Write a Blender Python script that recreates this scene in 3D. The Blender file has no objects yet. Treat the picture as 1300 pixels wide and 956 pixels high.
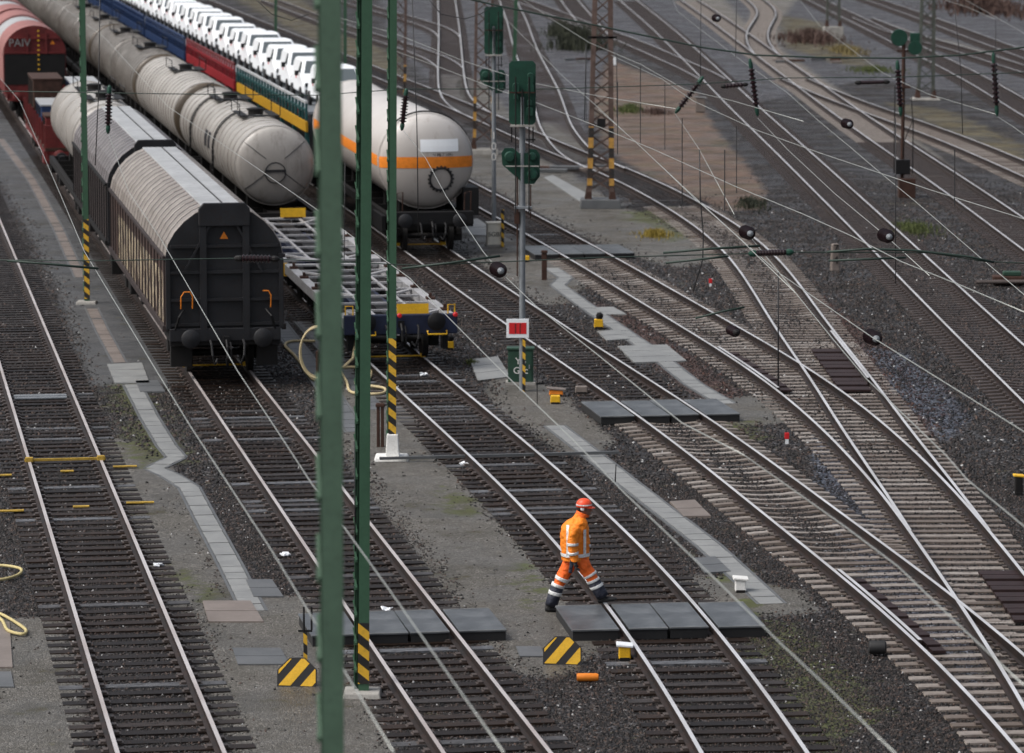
import bpy, bmesh, math, random
import numpy as np
from mathutils import Vector, Matrix
random.seed(7); RNG = np.random.default_rng(7)
SC = bpy.context.scene
COL = SC.collection
# ---------------------------------------------------------------- camera geometry
F, CX, CY, HOR, H = 5000.0, 650.0, 433.5, -187.0, 12.69
TILT = math.atan((CY - HOR) / F)
CT, ST = math.cos(TILT), math.sin(TILT)
def G(px, py, h=0.0):
    dx = (px - CX) / F; dy = (py - CY) / F
    d = Vector((dx, CT - dy * ST, -ST - dy * CT))
    t = (h - H) / d.z
    return Vector((d.x * t, d.y * t, h))
def P(p):                                   # world -> photo pixel
    v = Vector(p) - Vector((0, 0, H))
    z = v.y * CT - v.z * ST; u = v.y * ST + v.z * CT
    return (CX + F * v.x / z, CY - F * u / z)
# ---------------------------------------------------------------- materials
def lin(c): return tuple(c) + (1.0,) if len(c) == 3 else tuple(c)
class NT:
    def __init__(s, name):
        s.m = bpy.data.materials.new(name); s.m.use_nodes = True
        s.t = s.m.node_tree; s.b = s.t.nodes['Principled BSDF']
    def n(s, typ, **kw):
        x = s.t.nodes.new(typ)
        for k, v in kw.items():
            if k in x.inputs: x.inputs[k].default_value = v
            else: setattr(x, k, v)
        return x
    def l(s, a, b): s.t.links.new(a, b)
    def coord(s, kind='Object', sc=(1, 1, 1)):
        t = s.n('ShaderNodeTexCoord'); m = s.n('ShaderNodeMapping'); s.l(t.outputs[kind], m.inputs[0])
        m.inputs['Scale'].default_value = sc; return m.outputs[0]
    def noise(s, vec, scale, detail=4, rough=.6):
        x = s.n('ShaderNodeTexNoise'); s.l(vec, x.inputs['Vector'])
        x.inputs['Scale'].default_value = scale; x.inputs['Detail'].default_value = detail; x.inputs['Roughness'].default_value = rough
        return x.outputs[0]
    def ramp(s, fac, stops, interp='LINEAR'):
        r = s.n('ShaderNodeValToRGB'); s.l(fac, r.inputs[0]); r.color_ramp.interpolation = interp
        e = r.color_ramp.elements
        while len(e) < len(stops): e.new(.5)
        for i, (p, c) in enumerate(stops):
            e[i].position = p; e[i].color = lin(c) if not isinstance(c, (int, float)) else (c, c, c, 1)
        return r.outputs[0]
    def mix(s, fac, a, b, mode='MIX'):
        x = s.n('ShaderNodeMix', data_type='RGBA', blend_type=mode)
        for i, v in ((0, fac), (6, a), (7, b)):
            if isinstance(v, bpy.types.NodeSocket): s.l(v, x.inputs[i])
            elif i == 0: x.inputs[0].default_value = v
            else: x.inputs[i].default_value = lin(v)
        return x.outputs[2]
    def math(s, op, a, b=0.0, clamp=False):
        x = s.n('ShaderNodeMath', operation=op, use_clamp=clamp)
        for i, v in enumerate((a, b)):
            if isinstance(v, bpy.types.NodeSocket): s.l(v, x.inputs[i])
            else: x.inputs[i].default_value = v
        return x.outputs[0]
    def bump(s, h, strength=.5, dist=.02):
        x = s.n('ShaderNodeBump'); s.l(h, x.inputs['Height'])
        x.inputs['Strength'].default_value = strength; x.inputs['Distance'].default_value = dist
        s.l(x.outputs[0], s.b.inputs['Normal'])
    def set(s, col=None, rough=.6, metal=0.0, spec=None):
        if col is not None:
            if isinstance(col, bpy.types.NodeSocket): s.l(col, s.b.inputs['Base Color'])
            else: s.b.inputs['Base Color'].default_value = lin(col)
        if isinstance(rough, bpy.types.NodeSocket): s.l(rough, s.b.inputs['Roughness'])
        else: s.b.inputs['Roughness'].default_value = rough
        s.b.inputs['Metallic'].default_value = metal
        if spec is not None: s.b.inputs['Specular IOR Level'].default_value = spec
        return s.m
def paint(name, col, rough=.5, var=.25, scale=3.0, dirt=(.03, .022, .016), dirt_amt=.35, metal=0.0, stretch=(1, 1, 1)):
    """weathered paint: base colour with two scales of variation and grime with its own shape"""
    t = NT(name); v = t.coord('Object', stretch)
    a = t.noise(v, scale, 5); b = t.noise(v, scale * 9, 3)
    c1 = tuple(x * (1 - var) for x in col); c2 = tuple(min(1, x * (1 + var)) for x in col)
    c = t.ramp(a, [(.3, c1), (.7, c2)])
    g = t.ramp(b, [(.5, 0.0), (.75, 1.0)]); g2 = t.math('MULTIPLY', g, dirt_amt)
    c = t.mix(g2, c, dirt)
    r = t.math('MULTIPLY_ADD', b, .25); t.t.nodes[-1].inputs[2].default_value = rough - .1
    return t.set(c, r, metal, .35)
M = {}
M['green'] = paint('mast_green_paint', (.040, .098, .058), .5, .12, 2, (.02, .05, .03), .3)
M['greenpale'] = paint('pale_mast_green', (.078, .135, .092), .55, .15, 2, (.04, .06, .045), .35)  # paler copy of the mast green, used on the nearest mast
M['green_sig'] = paint('signal_green_paint', (.010, .052, .034), .5, .2, 4, (.01, .012, .01), .4)
M['green_box'] = paint('cabinet_green_paint', (.022, .06, .040), .5, .2, 4)
M['black'] = paint('black_steel', (.004, .004, .005), .55, .3, 3, (.015, .010, .007), .3)
M['dark'] = paint('dark_underframe', (.0055, .0052, .0055), .6, .4, 3, (.018, .010, .006), .4)
M['navy'] = paint('navy_paint', (.012, .018, .045), .45, .3, 3)
M['grey'] = paint('galvanised_steel', (.23, .25, .27), .45, .15, 5, (.08, .07, .06), .3, .3)
M['darkgrey'] = paint('dark_grey_paint', (.017, .018, .021), .5, .3, 1.5, (.022, .013, .009), .55)
M['white'] = paint('white_paint', (.72, .72, .70), .5, .1, 3, (.2, .17, .12), .3)
M['vanwhite'] = paint('van_white_paint', (.82, .85, .88), .3, .03, 3, (.6, .6, .6), .1)
M['yellow'] = paint('yellow_paint', (.70, .40, .015), .5, .12, 6, (.12, .07, .02), .4)
M['yellow2'] = paint('warning_yellow', (.72, .42, .03), .55, .12, 8, (.12, .08, .03), .35)
M['orange'] = paint('orange_paint', (.75, .22, .02), .5, .15, 6, (.2, .08, .02), .3)
M['red'] = paint('red_paint', (.60, .02, .025), .45, .1, 6)
M['rust'] = paint('rusty_steel', (.048, .023, .016), .8, .4, 5, (.02, .01, .008), .5)
M['rustpink'] = paint('faded_rusty_lattice', (.115, .078, .066), .75, .35, 4, (.03, .02, .016), .6)
M['oxred'] = paint('oxide_red_wagon', (.13, .018, .018), .55, .3, 1.5, (.02, .01, .008), .5)
M['roofpink'] = paint('faded_pink_roof', (.30, .135, .125), .6, .2, .8, (.15, .06, .05), .5)
M['blue'] = paint('wagon_blue', (.014, .035, .10), .45, .3, 2)
M['teal'] = paint('carrier_teal', (.015, .075, .075), .45, .2, 3)
M['yelcar'] = paint('carrier_yellow', (.46, .25, .015), .5, .1, 2)
M['concrete'] = paint('concrete', (.30, .29, .27), .75, .2, 3, (.10, .09, .075), .45)
M['glass'] = NT('dark_glass').set((.03, .035, .04), .08)
M['vanglass'] = NT('van_window').set((.10, .12, .13), .15)
M['rubber'] = NT('black_rubber').set((.012, .012, .013), .7)
M['porc'] = NT('brown_porcelain').set((.018, .008, .010), .2)
M['hose'] = paint('cream_hose', (.52, .43, .25), .6, .1, 5)
M['yhose'] = paint('yellow_hose', (.50, .42, .20), .6, .1, 5)
def wiremat(name, c, r=.35, m=.3): return NT(name).set(c, r, m)
M['wire'] = wiremat('bright_wire', (.40, .42, .40))
M['wiredark'] = wiremat('dark_wire', (.012, .03, .022), .6, 0)
M['wirethin'] = wiremat('thin_dark_wire', (.02, .02, .022), .6, 0)
def hazard():
    t = NT('hazard_stripes'); v = t.coord('Object')
    sx = t.n('ShaderNodeSeparateXYZ'); t.l(v, sx.inputs[0])
    a = t.math('ADD', sx.outputs[0], sx.outputs[1]); a = t.math('ADD', a, t.math('MULTIPLY', sx.outputs[2], 1.25))
    f = t.math('FRACT', t.math('MULTIPLY', a, 2.6)); k = t.math('GREATER_THAN', f, .5)
    n = t.noise(v, 12, 4); g = t.math('MULTIPLY', t.ramp(n, [(.5, 0.0), (.75, 1.0)]), .4)
    c = t.mix(k, (.68, .40, .03), (.012, .012, .012)); c = t.mix(g, c, (.08, .05, .03))
    return t.set(c, .55)
M['hazard'] = hazard(); M['yellowdull'] = paint('worn_yellow_marking', (.42, .27, .04), .6, .3, 9, (.05, .035, .02), .6)
def blockstripes():
    t = NT('hazard_bands'); v = t.coord('Object')
    sx = t.n('ShaderNodeSeparateXYZ'); t.l(v, sx.inputs[0])
    f = t.math('FRACT', t.math('MULTIPLY', sx.outputs[2], 1.35)); k = t.math('GREATER_THAN', f, .5)
    n = t.noise(v, 9, 4); g = t.math('MULTIPLY', t.ramp(n, [(.45, 0.0), (.7, 1.0)]), .5)
    c = t.mix(k, (.55, .30, .06), (.018, .018, .018)); c = t.mix(g, c, (.10, .05, .03))
    return t.set(c, .6)
M['hazband'] = blockstripes()
def sleeperwood():
    t = NT('wet_wooden_sleeper'); v = t.coord('Object', (1.2, 14, 1)); v2 = t.coord('Object')
    oi = t.n('ShaderNodeObjectInfo')
    a = t.noise(v, 3, 6, .7)
    base = t.ramp(oi.outputs['Random'], [(0, (.009, .005, .0035)), (.45, (.023, .0125, .008)), (.75, (.038, .021, .013)), (.88, (.060, .052, .050)), (1, (.20, .21, .23))])
    c = t.mix(t.ramp(a, [(.35, 0.0), (.7, 1.0)]), base, (.007, .005, .004))
    g = t.ramp(t.noise(v2, 6, 3), [(.52, 0.0), (.7, 1.0)])
    c = t.mix(t.math('MULTIPLY', g, .5), c, (.005, .004, .0035))
    t.bump(a, .6, .01)
    return t.set(c, .5, 0, .25)
M['wood'] = sleeperwood()
def farsleeper():
    t = NT('sleeper_row_wood'); v = t.coord('Object')
    a = t.noise(v, .8, 5, .7)
    c = t.ramp(a, [(.3, (.010, .007, .006)), (.55, (.026, .019, .016)), (.75, (.08, .078, .082))])
    return t.set(c, .5, 0, .25)
M['woodfar'] = farsleeper()
def concs():
    t = NT('concrete_sleeper'); v = t.coord('Object'); oi = t.n('ShaderNodeObjectInfo')
    a = t.noise(v, 5, 6, .7)
    base = t.ramp(oi.outputs['Random'], [(0, (.11, .085, .068)), (.5, (.20, .168, .145)), (1, (.31, .28, .255))])
    c = t.mix(t.ramp(a, [(.45, 0.0), (.75, .8)]), base, (.07, .048, .038))
    return t.set(c, .55)
M['conc'] = concs()
def concdark():
    t = NT('brown_stained_sleeper'); v = t.coord('Object')
    a = t.noise(v, 2, 6, .7)
    c = t.ramp(a, [(.3, (.020, .013, .011)), (.7, (.058, .041, .035))])
    return t.set(c, .55)
M['concdark'] = concdark()
def railside():
    t = NT('rail_side'); v = t.coord('Object')
    a = t.noise(v, 2.5, 5, .7)
    c = t.ramp(a, [(.35, (.006, .004, .0035)), (.7, (.026, .012, .008))])
    return t.set(c, .6)
M['railside'] = railside()
def railtop(name, c1, c2, r):
    t = NT(name); v = t.coord('Object', (1, 1, 1))
    a = t.noise(v, .35, 4)
    return t.set(t.ramp(a, [(.35, c1), (.65, c2)]), r, .45)
M['railtop'] = railtop('worn_rail_head', (.58, .57, .57), (.80, .80, .82), .38)
M['railrusty'] = railtop('lightly_used_rail_head', (.50, .44, .42), (.68, .64, .63), .42)
M['plate'] = paint('rail_fastening', (.075, .06, .055), .5, .3, 4)
def panelmat():
    t = NT('ribbed_rubber_panel'); v = t.coord('Object')
    w = t.n('ShaderNodeTexChecker'); t.l(v, w.inputs[0]); w.inputs['Scale'].default_value = 22
    n = t.noise(v, 2.5, 5)
    c = t.ramp(n, [(.3, (.045, .050, .056)), (.55, (.085, .092, .10)), (.75, (.14, .15, .16))])
    t.bump(w.outputs['Fac'], .8, .012)
    return t.set(c, .38)
M['panel'] = panelmat()
def slabmat(name, c1, c2):
    t = NT(name); v = t.coord('Object')
    n = t.noise(v, 1.5, 6, .7); n2 = t.noise(v, 40, 3)
    c = t.ramp(n, [(.3, c1), (.7, c2)]); c = t.mix(t.math('MULTIPLY', t.ramp(n2, [(.5, 0.), (.8, 1.)]), .35), c, (.05, .045, .04))
    t.bump(n2, .4, .006)
    return t.set(c, .5)
M['slab'] = slabmat('concrete_slab', (.17, .175, .175), (.27, .275, .27))
M['slabred'] = slabmat('brownish_slab', (.14, .115, .10), (.22, .185, .165))
M['slabdark'] = slabmat('dark_slab', (.075, .08, .085), (.12, .125, .13))
def tankmat(name, c1, c2, grime, streak=.5, amt=.7):
    t = NT(name); v = t.coord('Object', (1, 1.6, .25)); v2 = t.coord('Object')
    a = t.noise(v2, .6, 5); s = t.noise(v, 3.0, 6, .75)
    c = t.ramp(a, [(.3, c1), (.7, c2)])
    g = t.math('MULTIPLY', t.ramp(s, [(streak, 0.), (streak + .25, 1.)]), amt)
    sx = t.n('ShaderNodeSeparateXYZ'); t.l(v2, sx.inputs[0])
    lowz = t.ramp(t.math('MULTIPLY_ADD', sx.outputs[2], -.45), [(0, 0.), (1, .55)]); t.t.nodes[-2].inputs[2].default_value = 1.2
    c = t.mix(g, c, grime); c = t.mix(lowz, c, grime)
    return t.set(c, .36)
M['tankwhite'] = tankmat('dirty_white_tank', (.42, .405, .38), (.64, .62, .59), (.085, .065, .05))
M['tankgrey'] = tankmat('grimy_grey_tank', (.22, .205, .185), (.40, .38, .35), (.035, .026, .02), .40, .85)
M['tankbrown'] = tankmat('brown_stained_tank_end', (.10, .075, .05), (.14, .105, .07), (.03, .022, .015), .42, .6)
M['lpg'] = tankmat('white_gas_tank', (.60, .59, .58), (.72, .71, .70), (.22, .17, .13), .54, .6)
def graff():
    t = NT('brown_wagon_side'); v = t.coord('Object', (1, 1, 1)); v3 = t.coord('Object', (1, 3.2, .8))
    n = t.noise(v3, 2.2, 3, .5); n2 = t.noise(v, 1.2, 5)
    base = t.ramp(n2, [(.3, (.028, .015, .012)), (.7, (.065, .034, .026))])
    sx = t.n('ShaderNodeSeparateXYZ'); t.l(v, sx.inputs[0])
    zlo = t.math('LESS_THAN', sx.outputs[2], 2.55); ylo = t.math('LESS_THAN', sx.outputs[1], 17.5); yhi = t.math('GREATER_THAN', sx.outputs[1], .9)
    m = t.math('MULTIPLY', t.math('MULTIPLY', zlo, ylo), yhi)
    k = t.math('MULTIPLY', t.math('GREATER_THAN', n, .485), m)
    k2 = t.math('MULTIPLY', t.math('GREATER_THAN', t.noise(v3, 3.1, 2), .60), m)
    c = t.mix(k, base, (.42, .35, .24)); c = t.mix(k2, c, (.045, .05, .07))
    return t.set(c, .55)
M['graff'] = graff()
M['boxside'] = paint('dark_wagon_side', (.035, .026, .026), .55, .3, 1.5)
def roofmat(name, c1, c2, dirt):
    t = NT(name); v = t.coord('Object', (1, 1, 1)); n = t.noise(v, .9, 6, .7); n2 = t.noise(v, 6, 4)
    c = t.ramp(n, [(.3, c1), (.7, c2)]); c = t.mix(t.math('MULTIPLY', t.ramp(n2, [(.5, 0.), (.75, 1.)]), .5), c, dirt)
    return t.set(c, .38)
M['roofpale'] = roofmat('pale_ribbed_roof', (.17, .145, .13), (.33, .295, .27), (.07, .05, .04))
M['roofgrey'] = roofmat('grey_ribbed_roof', (.10, .09, .095), (.18, .165, .17), (.05, .04, .035))
M['roofwhite'] = roofmat('light_roof_panel', (.30, .31, .32), (.50, .51, .52), (.13, .115, .10))
M['seam'] = NT('dark_seam').set((.02, .018, .018), .6)
# ---------------------------------------------------------------- mesh builder
class MB:
    def __init__(s): s.v, s.f, s.mi = [], [], []
    def add(s, vs, fs, m=0):
        o = len(s.v); s.v += [tuple(v) for v in vs]; s.f += [tuple(i + o for i in f) for f in fs]; s.mi += [m] * len(fs)
        return s
    def box(s, c, d, rz=0, m=0, top=None, rx=0, ry=0):
        hx, hy, hz = d[0] / 2, d[1] / 2, d[2] / 2; k = top or 1
        R = Matrix.Rotation(rz, 3, 'Z') @ Matrix.Rotation(ry, 3, 'Y') @ Matrix.Rotation(rx, 3, 'X')
        vs = [R @ Vector((x * hx * (k if z > 0 else 1), y * hy * (k if z > 0 else 1), z * hz)) + Vector(c) for z in (-1, 1) for x, y in ((-1, -1), (1, -1), (1, 1), (-1, 1))]
        return s.add(vs, [(3, 2, 1, 0), (4, 5, 6, 7), (0, 1, 5, 4), (1, 2, 6, 5), (2, 3, 7, 6), (3, 0, 4, 7)], m)
    def bar(s, p, q, w, h=None, m=0):
        p, q = Vector(p), Vector(q); d = (q - p).normalized(); h = h or w
        u = d.cross(Vector((0, 0, 1)));  u = u.normalized() if u.length > 1e-4 else Vector((1, 0, 0))
        n = u.cross(d)
        vs = [e + u * a * w / 2 + n * b * h / 2 for e in (p, q) for a, b in ((-1, -1), (1, -1), (1, 1), (-1, 1))]
        return s.add(vs, [(3, 2, 1, 0), (4, 5, 6, 7), (0, 1, 5, 4), (1, 2, 6, 5), (2, 3, 7, 6), (3, 0, 4, 7)], m)
    def tube(s, pts, r, n=8, m=0, cap=True):
        pts = [Vector(p) for p in pts]; rs = r if isinstance(r, (list, tuple)) else [r] * len(pts)
        rings = []; up = None
        for i, p in enumerate(pts):
            d = (pts[min(i + 1, len(pts) - 1)] - pts[max(i - 1, 0)]).normalized()
            if up is None:
                up = Vector((0, 0, 1)) if abs(d.z) < .9 else Vector((1, 0, 0))
            u = d.cross(up).normalized(); up = u.cross(d).normalized()
            rings.append([p + (u * math.cos(2 * math.pi * k / n) + up * math.sin(2 * math.pi * k / n)) * rs[i] for k in range(n)])
        return s.rings(rings, m, cap)
    def rings(s, rings, m=0, cap=True, close=True):
        n = len(rings[0]); vs = [v for r in rings for v in r]; fs = []
        for i in range(len(rings) - 1):
            for k in range(n if close else n - 1):
                a, b = i * n + k, i * n + (k + 1) % n
                fs.append((a, b, b + n, a + n))
        if cap: fs.append(tuple(range(n - 1, -1, -1))); fs.append(tuple(range((len(rings) - 1) * n, len(rings) * n)))
        return s.add(vs, fs, m)
    def lathe(s, o, axis, prof, n=24, m=0, cap=True):
        o, a = Vector(o), Vector(axis).normalized()
        u = a.orthogonal().normalized(); w = a.cross(u)
        return s.rings([[o + a * t + (u * math.cos(2 * math.pi * k / n) + w * math.sin(2 * math.pi * k / n)) * r for k in range(n)] for t, r in prof], m, cap)
    def prism(s, poly, o, ux, uy, un, th, m=0):
        o, ux, uy, un = map(Vector, (o, ux, uy, un)); n = len(poly)
        vs = [o + ux * x + uy * y + un * t for t in (0, th) for x, y in poly]
        fs = [tuple(range(n - 1, -1, -1)), tuple(range(n, 2 * n))] + [(i, (i + 1) % n, n + (i + 1) % n, n + i) for i in range(n)]
        return s.add(vs, fs, m)
    def build(s, name, mats, parent=None, loc=None, rz=0, smooth=False, bev=0):
        me = bpy.data.meshes.new(name); me.from_pydata(s.v, [], s.f)
        mats = mats if isinstance(mats, (list, tuple)) else [mats]
        for m in mats: me.materials.append(m)
        if len(mats) > 1: me.polygons.foreach_set('material_index', s.mi)
        bm = bmesh.new(); bm.from_mesh(me); bmesh.ops.recalc_face_normals(bm, faces=bm.faces); bm.to_mesh(me); bm.free()
        if smooth:
            me.polygons.foreach_set('use_smooth', [True] * len(me.polygons))
            if smooth is not True: me.set_sharp_from_angle(angle=math.radians(smooth))
        me.update()
        o = bpy.data.objects.new(name, me); COL.objects.link(o)
        if parent: o.parent = parent
        if loc is not None: o.location = loc
        o.rotation_euler.z = rz
        if bev:
            b = o.modifiers.new('bevel', 'BEVEL'); b.width = bev; b.segments = 2; b.limit_method = 'ANGLE'
        return o
def tag(o, label=None, cat=None, group=None, kind=None):
    if label: o['label'] = label
    if cat: o['category'] = cat
    if group: o['group'] = group
    if kind: o['kind'] = kind
    return o
def empty(name, loc, rz=0, label=None, cat=None, group=None):
    o = bpy.data.objects.new(name, None); COL.objects.link(o); o.location = loc; o.rotation_euler.z = rz
    o.empty_display_size = .3
    return tag(o, label, cat, group)
def copy_tree(o, parent=None):
    c = o.copy(); COL.objects.link(c); c.parent = parent
    for ch in list(o.children): copy_tree(ch, c)
    return c
def textmesh(name, body, size, mat, parent, loc, rot, ext=.003):
    cu = bpy.data.curves.new(name, 'FONT'); cu.body = body; cu.size = size; cu.extrude = ext; cu.align_x = 'CENTER'; cu.align_y = 'CENTER'
    t = bpy.data.objects.new(name, cu); COL.objects.link(t)
    bpy.context.view_layer.update()
    me = bpy.data.meshes.new_from_object(t.evaluated_get(bpy.context.evaluated_depsgraph_get()))
    bpy.data.objects.remove(t)
    me.materials.clear(); me.materials.append(mat)
    o = bpy.data.objects.new(name, me); COL.objects.link(o); o.parent = parent; o.location = loc; o.rotation_euler = rot
    return o

M['redcar'] = paint('carrier_red', (.26, .016, .022), .5, .3, 2, (.05, .01, .01), .6)
M['ringdark'] = paint('tank_seam_grime', (.07, .055, .045), .6, .3, 2)
# ---------------------------------------------------------------- tracks
def vpl(slope, ys, vx=-197): return [(vx + slope * (y - HOR), y) for y in ys]
class Line:
    """smoothed curve X(Y) through traced points"""
    def __init__(s, pts, lam=4000., y0=None, y1=None, h=0.0, raw=False):
        g = sorted([tuple(p) for p in pts] if raw else [tuple(G(x, y, h)[:2]) for x, y in pts], key=lambda q: q[1])
        ys = np.array([q[1] for q in g]); xs = np.array([q[0] for q in g])
        a, b = min(ys[0], y0 or ys[0]), max(ys[-1], y1 or ys[-1])
        st = .8; n = int((b - a) / st) + 2; Y = a + st * np.arange(n)
        A = np.zeros((n, n)); rhs = np.zeros(n)
        for x, y in zip(xs, ys):
            t = (y - a) / st; i = min(int(t), n - 2); f = t - i; w = (70 / y) ** 2 * 60
            for p, wp in ((i, 1 - f), (i + 1, f)):
                rhs[p] += w * wp * x
                for q, wq in ((i, 1 - f), (i + 1, f)): A[p, q] += w * wp * wq
        D2 = np.zeros((n - 2, n)); D3 = np.zeros((n - 3, n))
        for i in range(n - 2): D2[i, i:i + 3] = (1, -2, 1)
        for i in range(n - 3): D3[i, i:i + 4] = (-1, 3, -3, 1)
        A += lam * .15 * D2.T @ D2 + lam * 30 * D3.T @ D3
        s.Y, s.X = Y, np.linalg.solve(A, rhs)
    def x(s, y): return float(np.interp(y, s.Y, s.X))
    def dir(s, y):
        d = Vector((s.x(y + 1.0) - s.x(y - 1.0), 2.0, 0)); return d.normalized()
    def pt(s, y, off=0.0, z=0.0):
        d = s.dir(y); return Vector((s.x(y) + d.y * off, y - d.x * off, z))
    def shifted(s, off):
        o = Line.__new__(Line); P_ = [s.pt(y, off) for y in s.Y]
        o.Y = np.array([p.y for p in P_]); o.X = np.array([p.x for p in P_]); return o
    def ang(s, y): d = s.dir(y); return math.atan2(-d.x, d.y)
RAILP = [(-.033, 0), (.033, 0), (.034, -.035), (.010, -.05), (.010, -.14), (.07, -.155), (.07, -.17), (-.07, -.17), (-.07, -.155), (-.010, -.14), (-.010, -.05), (-.034, -.035)]
def rail_mesh(name, line, off, y0, y1, dz, topmat, parent, step=1.2):
    n = max(2, int((y1 - y0) / step)); rings = []
    for i in range(n + 1):
        y = y0 + (y1 - y0) * i / n; c = line.pt(y, off); d = line.dir(y); r = Vector((d.y, -d.x, 0))
        rings.append([c + r * a + Vector((0, 0, b + dz)) for a, b in RAILP])
    mb = MB(); k = len(RAILP); mb.rings(rings, 1)
    nf = len(rings) - 1
    for i in range(nf): mb.mi[i * k] = 0
    return mb.build(name, [topmat, M['railside']], parent)
SLP = .56
def sleeper_mb(mb, a=-1.3, b=1.3, kind='wood', xf=None):
    """sleeper along x from a to b, top at z=-.175; fastening plates beside the rails (slot 1)"""
    w = .26 if kind == 'wood' else .25; T = -.175
    if kind in ('bow', 'cbow'):   # concrete sleeper whose middle dips
        xs = [-1.3, -1.15, -.95, -.55, -.3, 0, .3, .55, .95, 1.15, 1.3]; zs = [.0, .012, .022, .022, -.004, -.014, -.004, .022, .022, .012, .0]; ws = [.24, .26, .27, .26, .22, .2, .22, .26, .27, .26, .24]
        rings = [[(x, -q / 2, T - .2), (x, q / 2, T - .2), (x, q / 2 - .03, T + z), (x, -q / 2 + .03, T + z)] for x, z, q in zip(xs, zs, ws)]
        mb2 = MB().rings(rings, 0)
    else:
        mb2 = MB().box(((a + b) / 2, 0, T - .08), (b - a, w, .16), top=1 if kind == 'wood' else .97)
    for r in (-.75, .75):
        for q in (-.115, .115): mb2.box((r + q, 0, T + .018), (.075, .15, .036 + (.044 if kind in ('bow', 'cbow') else 0)), m=1)
        if kind == 'wood': mb2.box((r, 0, T + .003), (.36, .17, .012), m=1)
    if xf:
        mb2.v = [tuple(xf @ Vector(v)) for v in mb2.v]
    mb.add(mb2.v, mb2.f); mb.mi[-len(mb2.mi):] = mb2.mi
PROTO = {}
def proto(kind):
    if kind not in PROTO:
        mb = MB(); sleeper_mb(mb, kind=kind); o = mb.build('sleeper', [M['wood'] if kind == 'wood' else M['conc'] if kind in('bow','flat') else M['concdark'], M['plate']])
        PROTO[kind] = o.data; bpy.data.objects.remove(o)
    return PROTO[kind]
TR = {}
def track(key, label, pts, kinds, ynear=52.5, yfar=345, dz=0.0, top='railtop', sl_from=None, sl_to=None, lam=4000., limit=100, join=None, skip=None, spacing=SLP, far='woodfar'):
    left = Line(pts, lam, y0=ynear - 2, y1=yfar + 2); c = left.shifted(.75); TR[key] = c
    root = empty('railway_track', c.pt(max(ynear, 55), 0, -.25), 0, label, 'railway track')
    root['group'] = 'railway tracks of the yard'; bpy.context.view_layer.update()
    inv = root.location.copy()
    def loc(o): o.location = o.location - inv if o.location.length else -inv
    for off in (-.75, .75): loc(rail_mesh('rail', c, off, ynear, yfar, dz, M[top], root))
    # stations
    y = (sl_from or ynear); st = []
    while y < (sl_to or yfar):
        st.append(y); y += spacing * c.dir(y).y
    cnt = 0; mf = {}
    for y in st:
        px, py = P(c.pt(y))
        if skip and skip(y): continue
        kind = next((k for lo, k in kinds if py >= lo), kinds[-1][1])
        a, b = -1.3, 1.3
        if join:
            jl, jy0, jy1 = join
            if jy0 <= y <= jy1:
                p = c.pt(y); d = c.dir(y); r = Vector((d.y, -d.x, 0)); t = 0
                for _ in range(6): q = p + r * t; t += (jl.x(q.y) - q.x) / max(.3, r.x)
                if 0 < t < 4.4: b = t + 1.3; kind = 'flat'
        vis = -40 < px < 1340 and cnt < limit
        ang = c.ang(y) + random.uniform(-.012, .012); p = c.pt(y)
        if vis and b == 1.3:
            o = bpy.data.objects.new('sleeper', proto(kind)); COL.objects.link(o); o.parent = root
            o.location = Vector((p.x, p.y, dz)) - inv; o.rotation_euler.z = ang; o.location.z += random.uniform(-.008, .004); cnt += 1
        elif vis:
            mb = MB(); sleeper_mb(mb, a, b, 'flat')
            o = mb.build('sleeper', [M['conc'], M['plate']], root, Vector((p.x, p.y, dz - .002)) - inv, ang); cnt += 1
        else:
            mb = mf.setdefault(kind, MB())
            sleeper_mb(mb, a, b, kind, Matrix.Translation(Vector((p.x, p.y, dz)) - inv) @ Matrix.Rotation(ang, 4, 'Z'))
    for kind, mb in mf.items():
        o = mb.build('sleepers', [M['woodfar'] if kind == 'wood' else M['conc'] if kind in ('bow', 'flat') else M['concdark'], M['plate']], root); o['kind'] = 'stuff'
    return c, root
W = 'wood'
T1, _ = track('T1', 'leftmost track of dark wooden sleepers with a yellow bar clamped across its rails', vpl(.303, (-60, 0, 150, 400, 700, 1000)), [(0, W)], top='railrusty', limit=100, lam=1e5)
T2, _ = track('T2', 'track under the brown covered wagons, crossed by rubber panels behind the big green mast', vpl(.668, (-60, 0, 200, 466, 700, 1000), -200), [(0, W)], top='railrusty', lam=1e5)
T3, r3 = track('T3', 'track of dark wooden sleepers the worker in orange is stepping across', vpl(1.03, (-60, 0, 200, 350, 466)) + [(565, 550), (600, 581), (679, 661), (762, 757), (838, 867), (893, 960)], [(0, W)], lam=3000)
Y = lambda py: G(650, py).y
T5pts = vpl(1.79, (-60, 0, 150, 257)) + [(660, 292), (760, 350), (808, 380), (884, 426), (950, 468), (1020, 522), (1077, 580), (1121, 626), (1162, 685), (1210, 754), (1283, 866), (1335, 960)]
T6pts = vpl(2.37, (-60, 0, 116, 140)) + [(624, 160), (672, 182), (746, 212), (806, 240), (860, 272), (890, 292), (912, 312), (934, 337), (952, 362), (986, 418), (1010, 452), (1040, 496), (1066, 540), (1107, 598), (1141, 650), (1180, 712)]
_l6 = Line(T6pts, 800., y0=60).shifted(.75); _l5 = Line(T5pts, 1500.).shifted(.75)
T4, r4 = track('T4', 'track from the white gas tank wagon past the red and white signboard', vpl(1.407, (-60, 0, 200, 314, 480, 580)) + [(986, 668), (1072, 733), (1142, 795), (1216, 866), (1290, 950)], [(690, 'flat'), (526, 'bow'), (0, W)], dz=-.003, lam=3000, join=(_l5, 50, Y(800)))
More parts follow.
